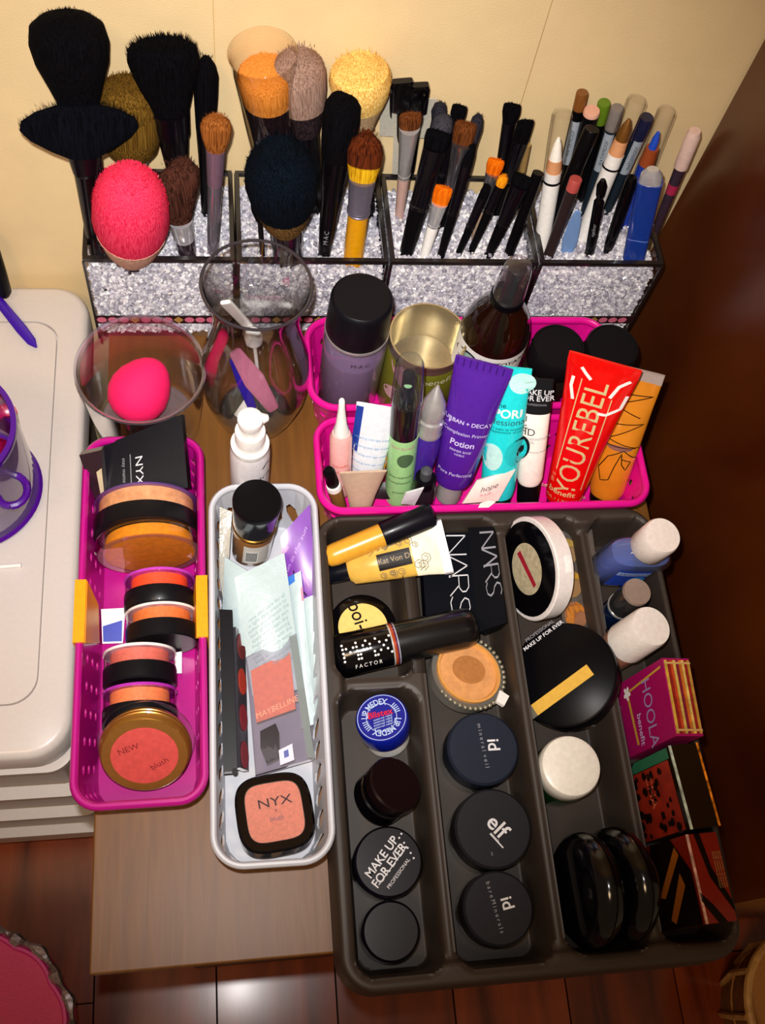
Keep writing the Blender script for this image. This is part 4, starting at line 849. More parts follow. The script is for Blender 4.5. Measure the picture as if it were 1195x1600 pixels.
# ================================================================ white basket
t = T('foundation_bottle', 'glass foundation bottle with a big black cap, back of the white basket', 'bottle', Z(392, 866, .006), Z(402, 781, .088)); t.k = 1.0
sf_ = [(0, 54, 44), (.05, 62, 52), (.57, 66, 60)]
t.loft('bottle_body', mat('#a87038', .15, coat=.8), sf_, 36); t.loft('gold_ring', GLD, [(.56, 68), (.585, 69)], 40); t.loft('collar', mat('#15161c', .12, coat=.5), [(.585, 66), (.93, 73)], 40); t.loft('cap', mat('#0a090c', .4, spec=.3), [(.93, 73), (.98, 74), (1, 71)], 44)
t.patch('label_patch', mat('#dcd8d0', .4), -16, 24, .10, .44, sf_); t.patch('code_patch', mat('#f4f4f0', .4), -12, 8, .12, .36, sf_, .0004)
for kk in range(8): t.patch('bar', BL, -11 + kk*2.2, -9.8 + kk*2.2, .16, .34, sf_, .0006, 1, 1)
k = packet('sample_packet', 'purple sachet with sketched figure along the right wall of the white basket', [(438, 838, .045), (484, 788, .052), (497, 962, .030), (452, 962, .020)], mat('#7c3ca8', .28, coat=.4, grain=.12, gscale=120), .0015, 'packet', 'sample packets in the white basket', .002)
k.txt('fun in the sun', 9, .45, .32, mat('#b890d0', .4), rot=35)
for q in ([(.30, .50), (.34, .50), (.36, .62), (.32, .62)], [(.34, .60), (.5, .58), (.52, .61), (.36, .64)], [(.28, .64), (.33, .62), (.44, .76), (.40, .78)], [(.52, .74), (.56, .74), (.7, .80), (.66, .81)]): k.quad('printed_figure', q, BL)
PW = mat('#b4c6c8', .4, coat=.1, grain=.04, gscale=80, bump=.3, bscale=200)
packet('sample_packet', 'plain white sachet leaning behind the others along the left of the white basket', [(352, 870, .040), (392, 895, .045), (384, 1010, .030), (346, 1000, .020)], PW, .0015, 'packet', 'sample packets in the white basket', .003)
packet('sample_packet', 'crumpled clear sleeve at the back left corner of the white basket', [(343, 792, .046), (362, 800, .046), (352, 960, .014), (342, 900, .03)], mat('#b8b4a8', .25, coat=.6, bump=.8, bscale=300), .0012, 'packet', 'sample packets in the white basket', .001)
packet('sample_packet', 'white sachet furthest right beside the purple sachet in the white basket', [(474, 936, .034), (489, 930, .036), (504, 1120, .018), (486, 1125, .012)], PW, .0012, 'packet', 'sample packets in the white basket', .001)
k = packet('sample_packet', 'white sachet with a blue and pink edge between the printed one and the purple one', [(450, 902, .038), (470, 892, .042), (494, 1130, .014), (470, 1140, .012)], PW, .0014, 'packet', 'sample packets in the white basket', .0015)
k.quad('pink_edge', [(.85, .12), (1, .10), (1, .2), (.88, .2)], mat('#e05070', .4)); k.quad('blue_edge', [(.0, .0), (.5, .0), (.5, .05), (.0, .06)], mat('#3070c8', .4))
k = packet('sample_packet', 'large white sachet covered in fine grey print, centre of the white basket', [(366, 903, .046), (444, 864, .050), (474, 1075, .028), (396, 1095, .024)], PW, .0016, 'packet', 'sample packets in the white basket', .004)
gp = mat('#8aa0a0', .5)
for kk, s_t in enumerate(['new skin care for all', 'a light daily cream to', 'soften and smooth the', 'look of dry tired skin', 'apply with clean dry', 'fingers each morning', 'avoid contact with the', 'eyes, rinse with water', 'keep in a cool place', 'for external use only', 'made with care', 'sample not for sale']): k.txt(s_t, 6.2, .52, .34 + kk*.042, gp, rot=14)
# palette on edge
k = packet('eyeshadow_palette', 'long black palette standing on edge along the left of the white basket', [(343, 955, .044), (363, 956, .044), (371, 1206, .036), (349, 1208, .036)], mat('#0e0c12', .35, coat=.3), .010, 'palette')
k.quad('hinge_tab', circ(.8, 1.0, .2, .02, 10), BLK)
k2 = packet('blush_strip', 'dark strip of rose red powder pans just right of the standing black palette', [(364, 980, .036), (378, 992, .022), (384, 1205, .018), (371, 1200, .030)], mat('#3c3a40', .25, coat=.4), .004, 'palette')
for kk, cc in enumerate(('#7c3030', '#c03c2a', '#8c2430', '#8a3038')): k2.quad('powder_pan', circ(.5, .12 + kk*.26, .42, .095), mat(cc, .6), h=.0004)
k = packet('blush_compact', 'clear slim compact with a coral orange pan and tiny brush, in the white basket', [(384, 1029, .032), (462, 992, .034), (491, 1186, .026), (399, 1212, .026)], glass('#e4e0e8', .3, .08, 1.8), .009, 'compact')
k.quad('powder', [(.07, .13), (.84, .11), (.80, .58), (.09, .58)], mat('#f07850', .55, grain=.12, gscale=300), -.003, .0015); k.txt('MAYBELLINE', 9, .48, .52, mat('#e09070', .5), rot=4)
k.quad('mini_brush', [(.14, .66), (.42, .64), (.46, .72), (.42, .92), (.20, .94), (.12, .80)], mat('#1e1418', .2, coat=.6), -.003, .003); k.quad('side_wall', [(.86, .0), (1, .02), (1, 1), (.88, .98)], glass('#b8c4c0', .3, .35, 1.5), .0003); k.quad('price_sticker', [(.42, .86), (.66, .84), (.66, .97), (.42, .98)], mat('#c8c8d8', .4), .0005); k.quad('printed_mark', [(.50, .88), (.58, .875), (.58, .93), (.50, .935)], mat('#202890', .4), .0008)
p = Z(429, 1268, .030)
t = T('blush_compact', 'black rounded square compact with peach powder, front of the white basket', 'compact', p - Vector((0, .002, .014)), p, roll=6, s_at=p)
t.loft('case', BLKG, [(0, 112, 116, 3.2), (.08, 118, 122, 3.4), (.9, 120, 124, 3.4), (1, 114, 118, 3.4)], 56)
t.loft('powder', mat('#d87860', .5, grain=.14, gscale=500), [(1.0, 88, 92, 4.2), (1.03, 88, 92, 4.2)], 48)
t.loft('window', glass('#ffffff', .2, .03, 1.5), [(1.05, 90, 94, 4.2), (1.09, 89, 93, 4.2)], 48)
t.ftext('NYX', 15, mat('#3c2a30', .4), 2, 14, 2, off=.0016, sx=1.3); t.ftext('+', 6, mat('#3c2a30', .4), 2, 0, off=.0016); t.ftext('blush', 8, mat('#8c6070', .4), 2, -12, off=.0016)

# ================================================================ organizer tray, first column
t = T('concealer_stick', 'yellow concealer stick with a long black cap lying across the tray corner', 'stick', Z(509, 872, .036), Z(678, 803, .052)); sc_ = [(0, 24), (.02, 32), (.08, 36), (.52, 38)]
t.loft('body', mat('#e0a030', .28, coat=.2), sc_, 32); t.loft('cap', mat('#0d0c14', .3, coat=.2), [(.52, 40), (.54, 42), (.93, 42), (.98, 38), (1, 28)], 32)
sk_ = [(.18, 38, 34), (.21, 50, 40), (.5, 62, 36), (.8, 74, 18), (.94, 84, 6, 5)]
t = T('squeeze_tube', 'yellow tinted tube with tattoo sketch print and black gothic label, in the tray', 'tube', Z(511, 898, .020), Z(699, 853, .046)); t.k = 1
t.loft('tube_body', mat('#dcae4c', .25, coat=.3, grain=.15, gscale=90), [q for q in sk_ if q[0] <= .5] + [(.72, 70, 24)], 36)
t.loft('tube_shoulder', mat('#efe8cc', .3, coat=.2, grain=.12, gscale=90), [(.715, 70.4, 24.4), (.8, 74, 18), (.93, 83.5, 7, 5)], 36, label='pale end of the tube'); t.loft('crimp', mat('#8a8688', .4, metal=.5), [(.93, 86, 6, 6), (1, 88, 5, 6)], 36); t.loft('cap', mat('#0c0e16', .3, coat=.3), [(0, 28), (.02, 31), (.19, 33)], 28)
D = [(-13, .40), (15, .40), (15, .66), (-13, .66)]
t.patch('label_patch', mat('#1a120e', .4), -12, 14, .43, .70, sk_, .0004, 6, 6); t.text('Kat Von D', 9, .565, mat('#a08858', .5), sk_, rot=90, off=.0008, sx=.95)
for kk in range(14):
    R = random.Random(kk); cx, ct, rr_ = R.choice((-1, 1)) * R.uniform(4, 22), R.uniform(.30, .86), R.uniform(5, 10)
    if .36 < ct < .72 and abs(cx) < 20: cx = math.copysign(22, cx)
    t.line('printed_swirl', mat('#7a6a4c', .5), [(cx + rr_*(1-a_/14)*cos(a_), ct + rr_*(1-a_/14)*sin(a_)/190) for a_ in range(11)], 1.2, sk_, off=.0006)
p = Z(567, 978, .016)
t = T('round_compact', 'round black concealer pot with a pale yellow face and bold lettering', 'compact', p - Vector((0, 0, .012)), p, s_at=p)
t.loft('case', BLKG, [(0, 100), (.1, 106), (.9, 106), (1, 98)], 48); t.fdisc('yellow_face', mat('#f0cc74', .25, coat=.3), 39, y=-2, off=.0003)
t.ftext('boi-ing', 24, BL, -2, 0, -74, off=.0008, bold=.01, sx=.9)
t = T('foundation_stick', 'thick black foundation stick with white dotted lettering and a chrome band', 'stick', Z(521, 1027, .030), Z(744, 977, .036)); t.k = 1
sx_ = [(0, 44), (.02, 60), (.06, 68), (.385, 66)]
t.loft('case', BLKG, sx_, 40); [t.loft('chrome_reflection', mat(cc, .2, metal=.4, coat=.4), [(a_, 66.5), (b2, 66.5)], 40) for a_, b2, cc in ((.385, .396, '#c8c4c0'), (.396, .412, '#c04a1c'), (.412, .424, '#6a2a4c'), (.424, .432, '#b0b4c8'))]; t.loft('cap', mat('#0a0a0c', .28, coat=.3), [(.43, 65), (.9, 64), (.96, 58), (.99, 46), (1, 30)], 40)  # chrome band's reflections painted in as silver, orange and violet stripes
# lettering made of small white dots
GL_ = {'M': ['10001', '11011', '10101', '10001', '10001'], 'A': ['00100', '01010', '01110', '10001', '10001'], 'X': ['10001', '01010', '00100', '01010', '10001']}
for li, ch in enumerate('MAX'):
    V, Fc = [], []
    for r_ in range(5):
        for c_ in range(5):
            if GL_[ch][r_][c_] == '1':
                tt = .055 + li*.113 + c_*.0235; o = len(V); V += [((-14 + r_*6.2)*t.s + 1.9*t.s*cos(a_*pi/4), tt*t.L + 1.9*t.s*sin(a_*pi/4)) for a_ in range(8)]; Fc.append(tuple(range(o, o+8)))
    t.onto('lettering', (V, Fc), WHT, sx_, .0005)
t.text('F A C T O R', 6, .21, WHT, sx_, x=22, rot=90)
t.e.rotation_mode = 'XYZ'

# tubs standing in the tray
def rest(p): return p
t = T('lip_balm_jar', 'blue lidded white lip balm jar with ring lettering, top of first tray column', 'jar', Z(606, 1152, .005), Z(596, 1121, .036), s_at=Z(596, 1121, .036))
t.loft('jar_body', WHTG, [(0, 64), (.06, 72), (.55, 74)], 40); LB = mat('#0c1c8c', .2, coat=.6)
t.loft('lid', LB, [(.5, 82), (.54, 84), (.95, 84), (1, 80)], 48); LT = mat('#b8ccec', .4)
t.fdisc('printed_ring', LT, 38.5, 37.5); t.fdisc('printed_ring', LT, 24.5, 23.5); t.ftext('LIP MEDEX', 11, LT, 0, 0, 35, arc=26, off=.0005, bold=.02, sx=.72); t.ftext('LIP MEDEX', 11, LT, 0, 0, 205, arc=26, off=.0005, bold=.02, sx=.72)
for rr_ in (-60, 118): t.ftext('IIIII', 10, LT, 0, 0, rr_, arc=26, off=.0005)
t.ftext('Blistex', 11, mat('#d02030', .4), -2, 6, 8, off=.0005, bold=.03)
for kk in range(4): t.ftext('external relief', 4, LT, 2, -1 - kk*4.6, 12, off=.0005)
t = T('powder_jar', 'glossy black jar tipped over showing a dark reddish lid, second in first tray column', 'jar', Z(588, 1250, .020), Z(619, 1224, .044), s_at=Z(605, 1238, .03))
t.loft('jar_body', BLKG, [(0, 78), (.08, 86), (.45, 86), (.48, 80), (.52, 80), (.55, 86), (.7, 86)], 44); t.loft('lid', mat('#14080a', .3, coat=.3), [(.7, 88), (.74, 89), (.95, 89), (1, 84)], 44)
t = up('powder_jar', 'black round jar with bold white diagonal lettering, third in first tray column', 'jar', 607, 1346, .034, .031)
t.loft('jar_body', glass('#c8ccc0', .5, .1, 1.5), [(0, 98), (.05, 106), (.6, 106)], 44); t.loft('lid', mat('#100e18', .25, coat=.4), [(.35, 104), (.4, 108), (.94, 108), (1, 101)], 48)
t.ftext('MAKE UP', 14, WTX, -10, 7, 48, bold=.02, sx=.95); t.ftext('FOR EVER', 14, WTX, 1, -6, 48, bold=.02, sx=.95); t.ftext('PROFESSIONAL', 6, WTX, 14, -19, 48); t.fpoly('printed_line', WTX, [(-18, -34), (31, 20), (30, 21), (-19, -33)])
for a_, b2 in ((26, 40), (33, 32), (38, 24), (42, 16), (30, 46), (46, 8)): t.fdisc('printed_dot', WTX, 1.6, x=a_-6, y=b2-6, n=10)
t = up('powder_jar', 'plain black round jar, nearest the front in first tray column', 'jar', 611, 1455, .032, .029); t.loft('jar_body', BLKG, [(0, 84), (.1, 90), (.5, 90)], 44); t.loft('lid', mat('#0b0a10', .25, coat=.5), [(.5, 91), (.55, 92), (.93, 92), (1, 84)], 48)

# second column
k = packet('square_compact', 'matte black square compact with thin white lettering, flat beside the tattoo print tube', [(654, 832, .020), (736, 832, .020), (746, 974, .020), (664, 985, .020)], mat('#080b12', .5, spec=.25), .014, 'compact', 'square compacts with thin white lettering'); 
STR = {'N': [[(0, 0), (0, 1), (.9, 0), (.9, 1)]], 'A': [[(0, 0), (.5, 1), (1, 0)]], 'R': [[(0, 0), (0, 1), (.55, 1), (.75, .85), (.75, .65), (.55, .5), (0, .5)], [(.45, .5), (.9, 0)]],
       'S': [[(.8, .9), (.55, 1), (.2, .95), (.1, .75), (.3, .55), (.6, .45), (.75, .25), (.6, .05), (.25, 0), (0, .12)]]}
def strokes(k, u0, v0, hu, lv, w, mm):
    """thin wide capitals running down the face: glyph x -> v, glyph y -> u"""
    for i, ch in enumerate('NARS'):
        for pl in STR[ch]:
            Q = [Vector((u0 + (y) * hu, v0 + (i * .235 + x * .25) * lv)) for x, y in pl]
            for a_, b2 in zip(Q, Q[1:]):
                d = b2 - a_; n = Vector((-d.y * 1.5, d.x / 1.5)); n = n.normalized() * w; k.quad('letter_stroke', [tuple(a_ + n), tuple(b2 + n), tuple(b2 - n), tuple(a_ - n)], mm, .0005)
strokes(k, .48, .08, .36, .92, .007, WTX)
k = packet('square_compact', 'narrower black square compact tilted in the right side of the second tray column', [(735, 828, .030), (774, 826, .040), (796, 975, .036), (752, 990, .024)], mat('#0b0d12', .35, spec=.35), .012, 'compact', 'square compacts with thin white lettering'); strokes(k, .45, .06, .55, .72, .010, GTX)
p = Z(733, 1048, .030)
t = T('powder_compact', 'round pan of tan powder ringed with small pearls, below the thick black stick', 'compact', p - Vector((.003, .002, .014)), p, s_at=p)
t.loft('case', glass('#a8a49c', .4, .3, 1.5), [(0, 110), (.1, 118), (.8, 120)], 48); t.loft('pan', mat('#d89a50', .4), [(.3, 100), (.9, 106), (1.0, 106), (1.0, 98), (.82, 94)], 56)
t.loft('powder', mat('#d8985c', .7, grain=.12, gscale=200), [(.7, 90), (.84, 94)], 48); t.fdisc('worn_spot', mat('#b07238', .75, grain=.1), 28, z=.85, ry=24, x=2, y=4)
V, Fc = [], []
for kk in range(44):
    a_ = 2*pi*kk/44; 
    pr = bmesh.new(); bmesh.ops.create_icosphere(pr, subdivisions=1, radius=4.2*t.s); me = bpy.data.meshes.new('pearl') if kk == 0 else None
    if kk == 0: pr.to_mesh(me); me.materials.append(mat('#a09a84', .15, metal=.5, coat=.6)); me.polygons.foreach_set('use_smooth', [True]*len(me.polygons)); PM = me
    pr.free()
    if -2.6 < (a_ if a_ < pi else a_-2*pi) < 1.9:
        o = bpy.data.objects.new('pearl', PM); COL.objects.link(o); o.parent = t.e; o.location = (60*t.s*cos(a_), 62*t.s*sin(a_), t.L*.9)
t.fpoly('clasp', WHTG, [(34, -52), (46, -60), (58, -44), (44, -34)], h=.003, z=.9)
IDM = mat('#1c2230', .48); IDM2 = mat('#1e1d22', .5)
for x, y, d, m, ll in ((755, 1169, 114, IDM, 'slate blue round powder jar with tiny lettering, just below the pearl compact'), (771, 1294, 122, IDM2, 'largest charcoal round powder jar, middle of the second tray column'), (779, 1419, 112, IDM2, 'charcoal round powder jar nearest the front in second tray column')):
    t = up('powder_jar', ll, 'jar', x, y, .036, .033); t.loft('jar_body', glass('#b8b4a8', .5, .12, 1.5), [(0, d-8), (.05, d), (.5, d)], 48); t.loft('lid', m, [(.42, d-1), (.46, d+1), (.95, d), (1, d-7)], 56)
    if y == 1294: t.ftext('elf', 26, WTX, 6, 2, -52, bold=.02); t.fpoly('printed_line', WTX, [(-8, -8), (-5, -8), (12, -30), (10, -31)]); t.ftext('minerals', 4, WTX, 0, -14, -52); t.ftext('2', 5, GTX, -8, -38, 0)
    elif y == 1169: t.ftext('id', 20, WTX, 16, 4, -90, bold=.02); t.ftext('m i n e r a l  v e i l', 7, GTX, 0, 4, -86)
    else: t.ftext('id', 20, WTX, 14, 6, -80, bold=.02); t.ftext('b a r e M i n e r a l s', 7, GTX, -6, 2, -80)

# third column
pb, pf = Z(849, 886, .038), Z(824, 889, .0415)
t = T('round_compact', 'white rimmed round compact on edge, black face with cream and red emblem', 'compact', pb, pf, s_at=pf)
t.loft('case', mat('#e8e0dc', .3, coat=.3), [(0, 156), (.06, 162), (.94, 164), (1, 160)], 60); t.fdisc('black_face', BLKG, 75, off=.0003)
t.fdisc('emblem', mat('#b8ac8c', .4, grain=.2, gscale=300), 41, off=.0008)
t.fpoly('red_stripe', mat('#a01c30', .4), [(-30, -14), (-26, -22), (30, 10), (26, 20)], off=.0012)
sp = 1
t.fpoly('latch', WHTG, [(-12, -82), (12, -82), (10, -78), (-10, -78)], h=.004, z=.2)
k = packet('eyeshadow_case', 'clear case with three golden shadow pans and small applicators, beside the white compact', [(858, 826, .024), (922, 822, .028), (946, 985, .026), (880, 990, .022)], glass('#e0d8d0', .4, .08, 1.8), .008, 'compact')
for v, cc in ((.25, '#b49448'), (.56, '#b0841c'), (.86, '#b46c10')): k.quad('shadow_pan', circ(.32, v, .26, .13), mat(cc, .5, grain=.1), -.001, .001)
for u in (.62, .78): k.quad('applicator', [(u, .05), (u+.05, .05), (u+.13, .95), (u+.08, .95)], mat('#9a8068', .3, metal=.5), .0005, .0015); k.quad('applicator_tip', circ(u+.02, .05, .05, .02, 10), WHTG, .001, .002)
c = Z(880, 1053, .042); n = Vector((-.50, .02, .85)).normalized()
t = T('round_compact', 'large round black pressed powder compact with a yellow window stripe', 'compact', c - n*.016, c, s_at=c)
t.loft('case', mat('#07070a', .35, spec=.35), [(0, 152), (.12, 166), (.5, 168), (.55, 164), (.6, 168), (.92, 166), (1, 158)], 64)
xa = t.M.inverted() @ Z(835, 1110, .03); xb = t.M.inverted() @ Z(922, 1046, .052); xa, xb = Vector((xa.x, xa.y)) / t.s, Vector((xb.x, xb.y)) / t.s; dd = (xb - xa).normalized(); nn_ = Vector((-dd.y, dd.x))
t.fpoly('yellow_window', mat('#dcae44', .35, coat=.3), [tuple(xa + nn_*10), tuple(xa - nn_*10), tuple(xb - nn_*10), tuple(xb + nn_*10)])
t.fpoly('window_edge', mat('#6a6458', .35, coat=.3), [tuple(xa + nn_*10 - dd*12), tuple(xa - nn_*10 - dd*12), tuple(xa - nn_*10), tuple(xa + nn_*10)])
ra = math.degrees(math.atan2(dd.y, dd.x)); xc = (t.M.inverted() @ Z(853, 998, .03)); xc = Vector((xc.x, xc.y)) / t.s
t.ftext('MAKE UP FOR EVER', 6.5, WTX, xc.x, xc.y, ra, bold=.02); t.ftext('PROFESSIONAL', 6, GTX, xc.x + nn_.x*10, xc.y + nn_.y*10, ra)
packet('clear_case', 'broken clear plastic case under the black compact with yellow stripe', [(905, 1080, .014), (950, 1075, .014), (962, 1128, .012), (885, 1145, .010)], glass('#b0aca8', .4, .15, 2.0), .005, 'compact')
t = up('cream_jar', 'dark green cream jar with a round white lid', 'jar', 893, 1196, .044, .041)
t.loft('jar_body', mat('#0c2c14', .15, coat=.7), [(0, 86), (.05, 96), (.5, 98), (.56, 94)], 44); t.loft('lid', mat('#ece8dc', .35, coat=.2), [(.56, 92), (.60, 97), (.92, 97), (.98, 92), (1, 84)], 48)
for a_, b2, ll in (((893, 1392), (938, 1388), 'black clamshell compact on edge, left one of the front pair'), ((946, 1384), (988, 1378), 'black clamshell compact on edge leaning right of its twin')):
    pa, pb = Z(*a_, .046), Z(*b2, .042); t = T('clamshell_compact', ll, 'compact', pa, pb, 'black clamshell compacts on edge', s_at=(pa+pb)/2)
    t.loft('shell', BLKG, [(0, 112, 124), (.10, 150, 164), (.28, 168, 183), (.46, 172, 187)], 60); t.loft('shell', BLKG, [(.5, 172, 187), (.72, 168, 183), (.90, 150, 164), (1, 112, 124)], 60); t.loft('seam', mat('#1c1a1a', .5), [(.455, 166, 181), (.505, 166, 181)], 60)

# fourth column
t = T('sanitizer_bottle', 'clear gel bottle with blue label and white cap, back of the right tray column', 'bottle', Z(962, 893, .014), Z(1036, 836, .090), s_at=Z(1000, 860, .05)); ss_ = [(0, 98, 50, 3), (.06, 110, 58, 3), (.5, 110, 58, 3), (.60, 90, 50, 2.6)]
t.loft('bottle_body', glass('#e8eeff', .5, .02, 1.8), ss_ + [(.68, 52, 40)], 40, (1, 0)); t.loft('gel', glass('#a8bcf8', .3, .30, .8), [(.03, 92, 44, 3), (.06, 98, 50, 3), (.55, 96, 48, 3)], 36); t.loft('cap', mat('#efe4dc', .35, coat=.2), [(.68, 54), (.70, 58), (.97, 58), (1, 54)], 40)
t.patch('label_patch', mat('#2848b8', .35), -34, 20, .10, .50, ss_); t.patch('label_band', mat('#a8bce8', .35), -34, 20, .38, .46, ss_, .0005); t.blob('printed_drop', mat('#3c9ae8', .35), 8, .26, 14, 16, ss_, off=.0005); t.text('SANITIZER', 8, .42, mat('#2040a0', .4), ss_, x=-6, off=.0008)
t = T('small_bottle', 'dark blue small bottle with a gunmetal collar and beige metallic top', 'bottle', Z(950, 966, .014), Z(996, 924, .068), s_at=Z(975, 940, .04)); 
t.loft('bottle_body', mat('#061a3c', .15, coat=.7), [(0, 38), (.05, 44), (.45, 44)], 36); t.loft('ring', SIL, [(.45, 45), (.48, 45)], 36); t.loft('cap', mat('#3c3e40', .2, metal=.6, coat=.4), [(.48, 43), (.95, 43)], 36); t.loft('cap_top', mat('#a08c80', .35, metal=.3), [(.95, 44), (1, 42)], 36)
t = T('foundation_bottle', 'short bottle of beige foundation with an oversized white cap, right tray column', 'bottle', Z(940, 1030, .010), Z(1018, 978, .078), s_at=Z(985, 1000, .045)); sh_ = [(0, 56), (.06, 62), (.50, 62)]
t.loft('bottle_body', mat('#a07058', .2, coat=.6), sh_, 40); t.loft('cap', mat('#efe8e0', .32, coat=.3), [(.50, 62), (.52, 67), (.96, 65), (1, 61)], 44); t.text('WELL', 12, .28, mat('#2a2024', .4), sh_, x=-6, rot=0); t.text('REST', 9, .12, mat('#2a2024', .4), sh_, x=-4)
def standbox(name, label, A, B2, C2, zt, zb=.004, lean=0):
    """box on its side: A, B2 = ends of its left top edge, C2 = right back top corner (pixels) at height zt"""
    a_, b2, c2 = Z(*A, zt), Z(*B2, zt), Z(*C2, zt); y = (a_ - b2); L = y.length; y.normalize(); x = Vector((y.y, -y.x, 0)); wd = (c2 - a_).dot(x)
    e = bpy.data.objects.new(name, None); COL.objects.link(e); lean = radians(8); hh = (zt - zb) / cos(lean); M = (Matrix((x, y, Vector((0, 0, 1)))).transposed() @ Matrix.Rotation(lean, 3, 'Y')).to_4x4(); M.translation = (a_ + b2)/2 - M.to_3x3() @ Vector((-wd/2, 0, hh)); e.matrix_world = M; tag(e, label, 'box', 'cosmetic boxes standing in the tray')
    return e, wd/2, L/2, hh
def wallface(e, hx, m, pts, nm, off=.0003):  # on the left face: (u: -y direction, v: up)
    return link(nm, [(-hx - off, -u, v) for u, v in pts], [tuple(range(len(pts)))], m, e, False)
def walltext(e, hx, st, size, u, v, m, rot=0, bold=0, off=.0006, sx=1.):
    V, Fc = textdata(st, bold); c_, s_ = cos(radians(rot)), sin(radians(rot)); return link('lettering', [(-hx - off, -(u + (p[0]*sx*c_ - p[1]*s_)*size), v + (p[0]*sx*s_ + p[1]*c_)*size) for p in V], Fc, m, e, False)
def topface(e, zz, m, pts, nm, off=.0003): return link(nm, [(x, y, zz + off) for x, y in pts], [tuple(range(len(pts)))], m, e, False)
e, hx, hy, hh = standbox('cosmetic_box', 'magenta box with bundled bamboo stick print on its top side', (1034, 1028), (1056, 1150), (1078, 1024), .076)
MG = mat('#a00858', .45); link('carton', *boxdata(-hx, hx, -hy, hy, 0, hh), MG, e, False)
walltext(e, hx, 'HOOLA', .0125, .004, hh*.63, mat('#b8a0d8', .35, metal=.3), sx=.8); walltext(e, hx, 'benefit', .006, .012, hh*.42, mat('#c8a8d8', .4), bold=.02); walltext(e, hx, 'bronzing powder', .0035, .006, .006, mat('#c890c0', .4))
flw = [(-hy*.62 + .0052*(.45 + .55*abs(cos(2.5*a_)))*cos(a_), hh*.26 + .0052*(.45 + .55*abs(cos(2.5*a_)))*sin(a_)) for a_ in [2*pi*i/60 for i in range(60)]]
YS = mat('#c89c38', .4); wallface(e, hx, YS, [(-hy*.6, hh*.24), (-hy*.6, hh*.28), (hy*.8, hh*.34), (hy*.8, hh*.30)], 'printed_stick'); wallface(e, hx, YS, [(-hy*.62, hh*.3), (-hy*.68, hh*.3), (-hy*.84, hh*.95), (-hy*.78, hh*.95)], 'printed_stick'); wallface(e, hx, WHT, flw, 'printed_flower', .0006)
R = random.Random(5)
for kk in range(9):
    x = -hx*.84 + kk*hx*.21; link('bamboo_stick', *boxdata(x - hx*.085, x + hx*.085, -hy*.94, hy*.94, hh + .0001, hh + .0009), mat(('#c8a03c', '#8a1c18', '#b8401c', '#c4a850', '#7c1430', '#c86a20', '#d8b860', '#941c1c', '#b48c34')[kk], .45, grain=.3, gscale=150), e, False)
for y in (-hy*.86, hy*.86): link('binding', *boxdata(-hx*.95, hx*.95, y - .0007, y + .0007, hh + .001, hh + .0014), mat('#c8a060', .5), e, False)
e, hx, hy, hh = standbox('cosmetic_box', 'dark shiny box with leopard print side and foil edges, middle one', (1045, 1165), (1080, 1296), (1092, 1158), .074)
link('carton', *boxdata(-hx, hx, -hy, hy, 0, hh), mat('#241808', .12, coat=.7, metal=.3), e, False)
wallface(e, hx, mat('#8c2414', .4, grain=.3, gscale=80), [(-hy*.7, hh*.12), (hy*.96, hh*.12), (hy*.96, hh*.92), (-hy*.7, hh*.92)], 'printed_panel'); wallface(e, hx, mat('#2a6a4c', .4), [(-hy*.98, hh*.3), (-hy*.72, hh*.12), (-hy*.72, hh*.95), (-hy*.98, hh*.95)], 'green_edge')
R = random.Random(9); V, Fc = [], []
for kk in range(34):
    u, v, r = R.uniform(-hy*.62, hy*.9), R.uniform(hh*.18, hh*.86), R.uniform(.0018, .0036); o = len(V); V += [(-hx-.0006, -(u + r*cos(a_*pi/4)*R.uniform(.7, 1.2)), v + r*sin(a_*pi/4)*R.uniform(.7, 1.2)) for a_ in range(8)]; Fc.append(tuple(range(o, o+8)))
link('leopard_spots', V, Fc, mat('#180a06', .5), e, False); walltext(e, hx, 'CHA', .008, -.004, hh*.5, mat('#c86848', .4)); HF = mat('#c8d8c8', .2, metal=.2, coat=.5, grain=.5, gscale=180)
link('foil_edge', *boxdata(-hx-.0003, -hx+.0012, -hy, hy, hh-.0008, hh+.0003), HF, e, False); link('foil_edge', *boxdata(hx-.0012, hx+.0003, -hy, hy, hh-.0008, hh+.0003), mat('#e88820', .3, metal=.2, grain=.9, gscale=220), e, False)
e, hx, hy, hh = standbox('cosmetic_box', 'red and black patterned box with gold lettering, nearest the front', (1072, 1304), (1104, 1444), (1122, 1300), .072)
link('carton', *boxdata(-hx, hx, -hy, hy, 0, hh), mat('#7c1c0c', .2, coat=.6), e, False); DB = mat('#140a06', .3, coat=.3)
topface(e, hh, DB, [(-hx*.55, hy), (-hx*.15, hy), (hx*.15, hy*.2), (hx, -hy*.55), (hx, -hy*.8), (-hx*.1, 0)], 'black_swoosh'); topface(e, hh, DB, [(-hx, -hy*.3), (-hx*.3, -hy*.6), (hx*.4, -hy), (-hx*.2, -hy), (-hx, -hy*.5)], 'black_swoosh')
for kk in range(6): V, Fc = textdata('benefit cosmetics san francisco'); link('lettering', [(hx*.42 + kk*.0017 - v[1]*-.0013, hy*.15 - v[0]*.0013, hh + .0006) for v in V], Fc, mat('#b08850', .5), e, False) if kk < 4 else None
wallface(e, hx, DB, [(-hy, hh*.3), (hy, hh*.1), (hy, hh*.95), (-hy*.2, hh*.95), (-hy, hh*.7)], 'black_panel')
for q in ([(-hy*.8, hh*.75), (-hy*.6, hh*.8), (hy*.3, hh*.4), (hy*.25, hh*.3)], [(-hy*.2, hh*.75), (hy*.1, hh*.8), (hy*.9, hh*.5), (hy*.8, hh*.42)]): wallface(e, hx, mat('#a05a18', .4), q, 'bronze_streak', .0006)
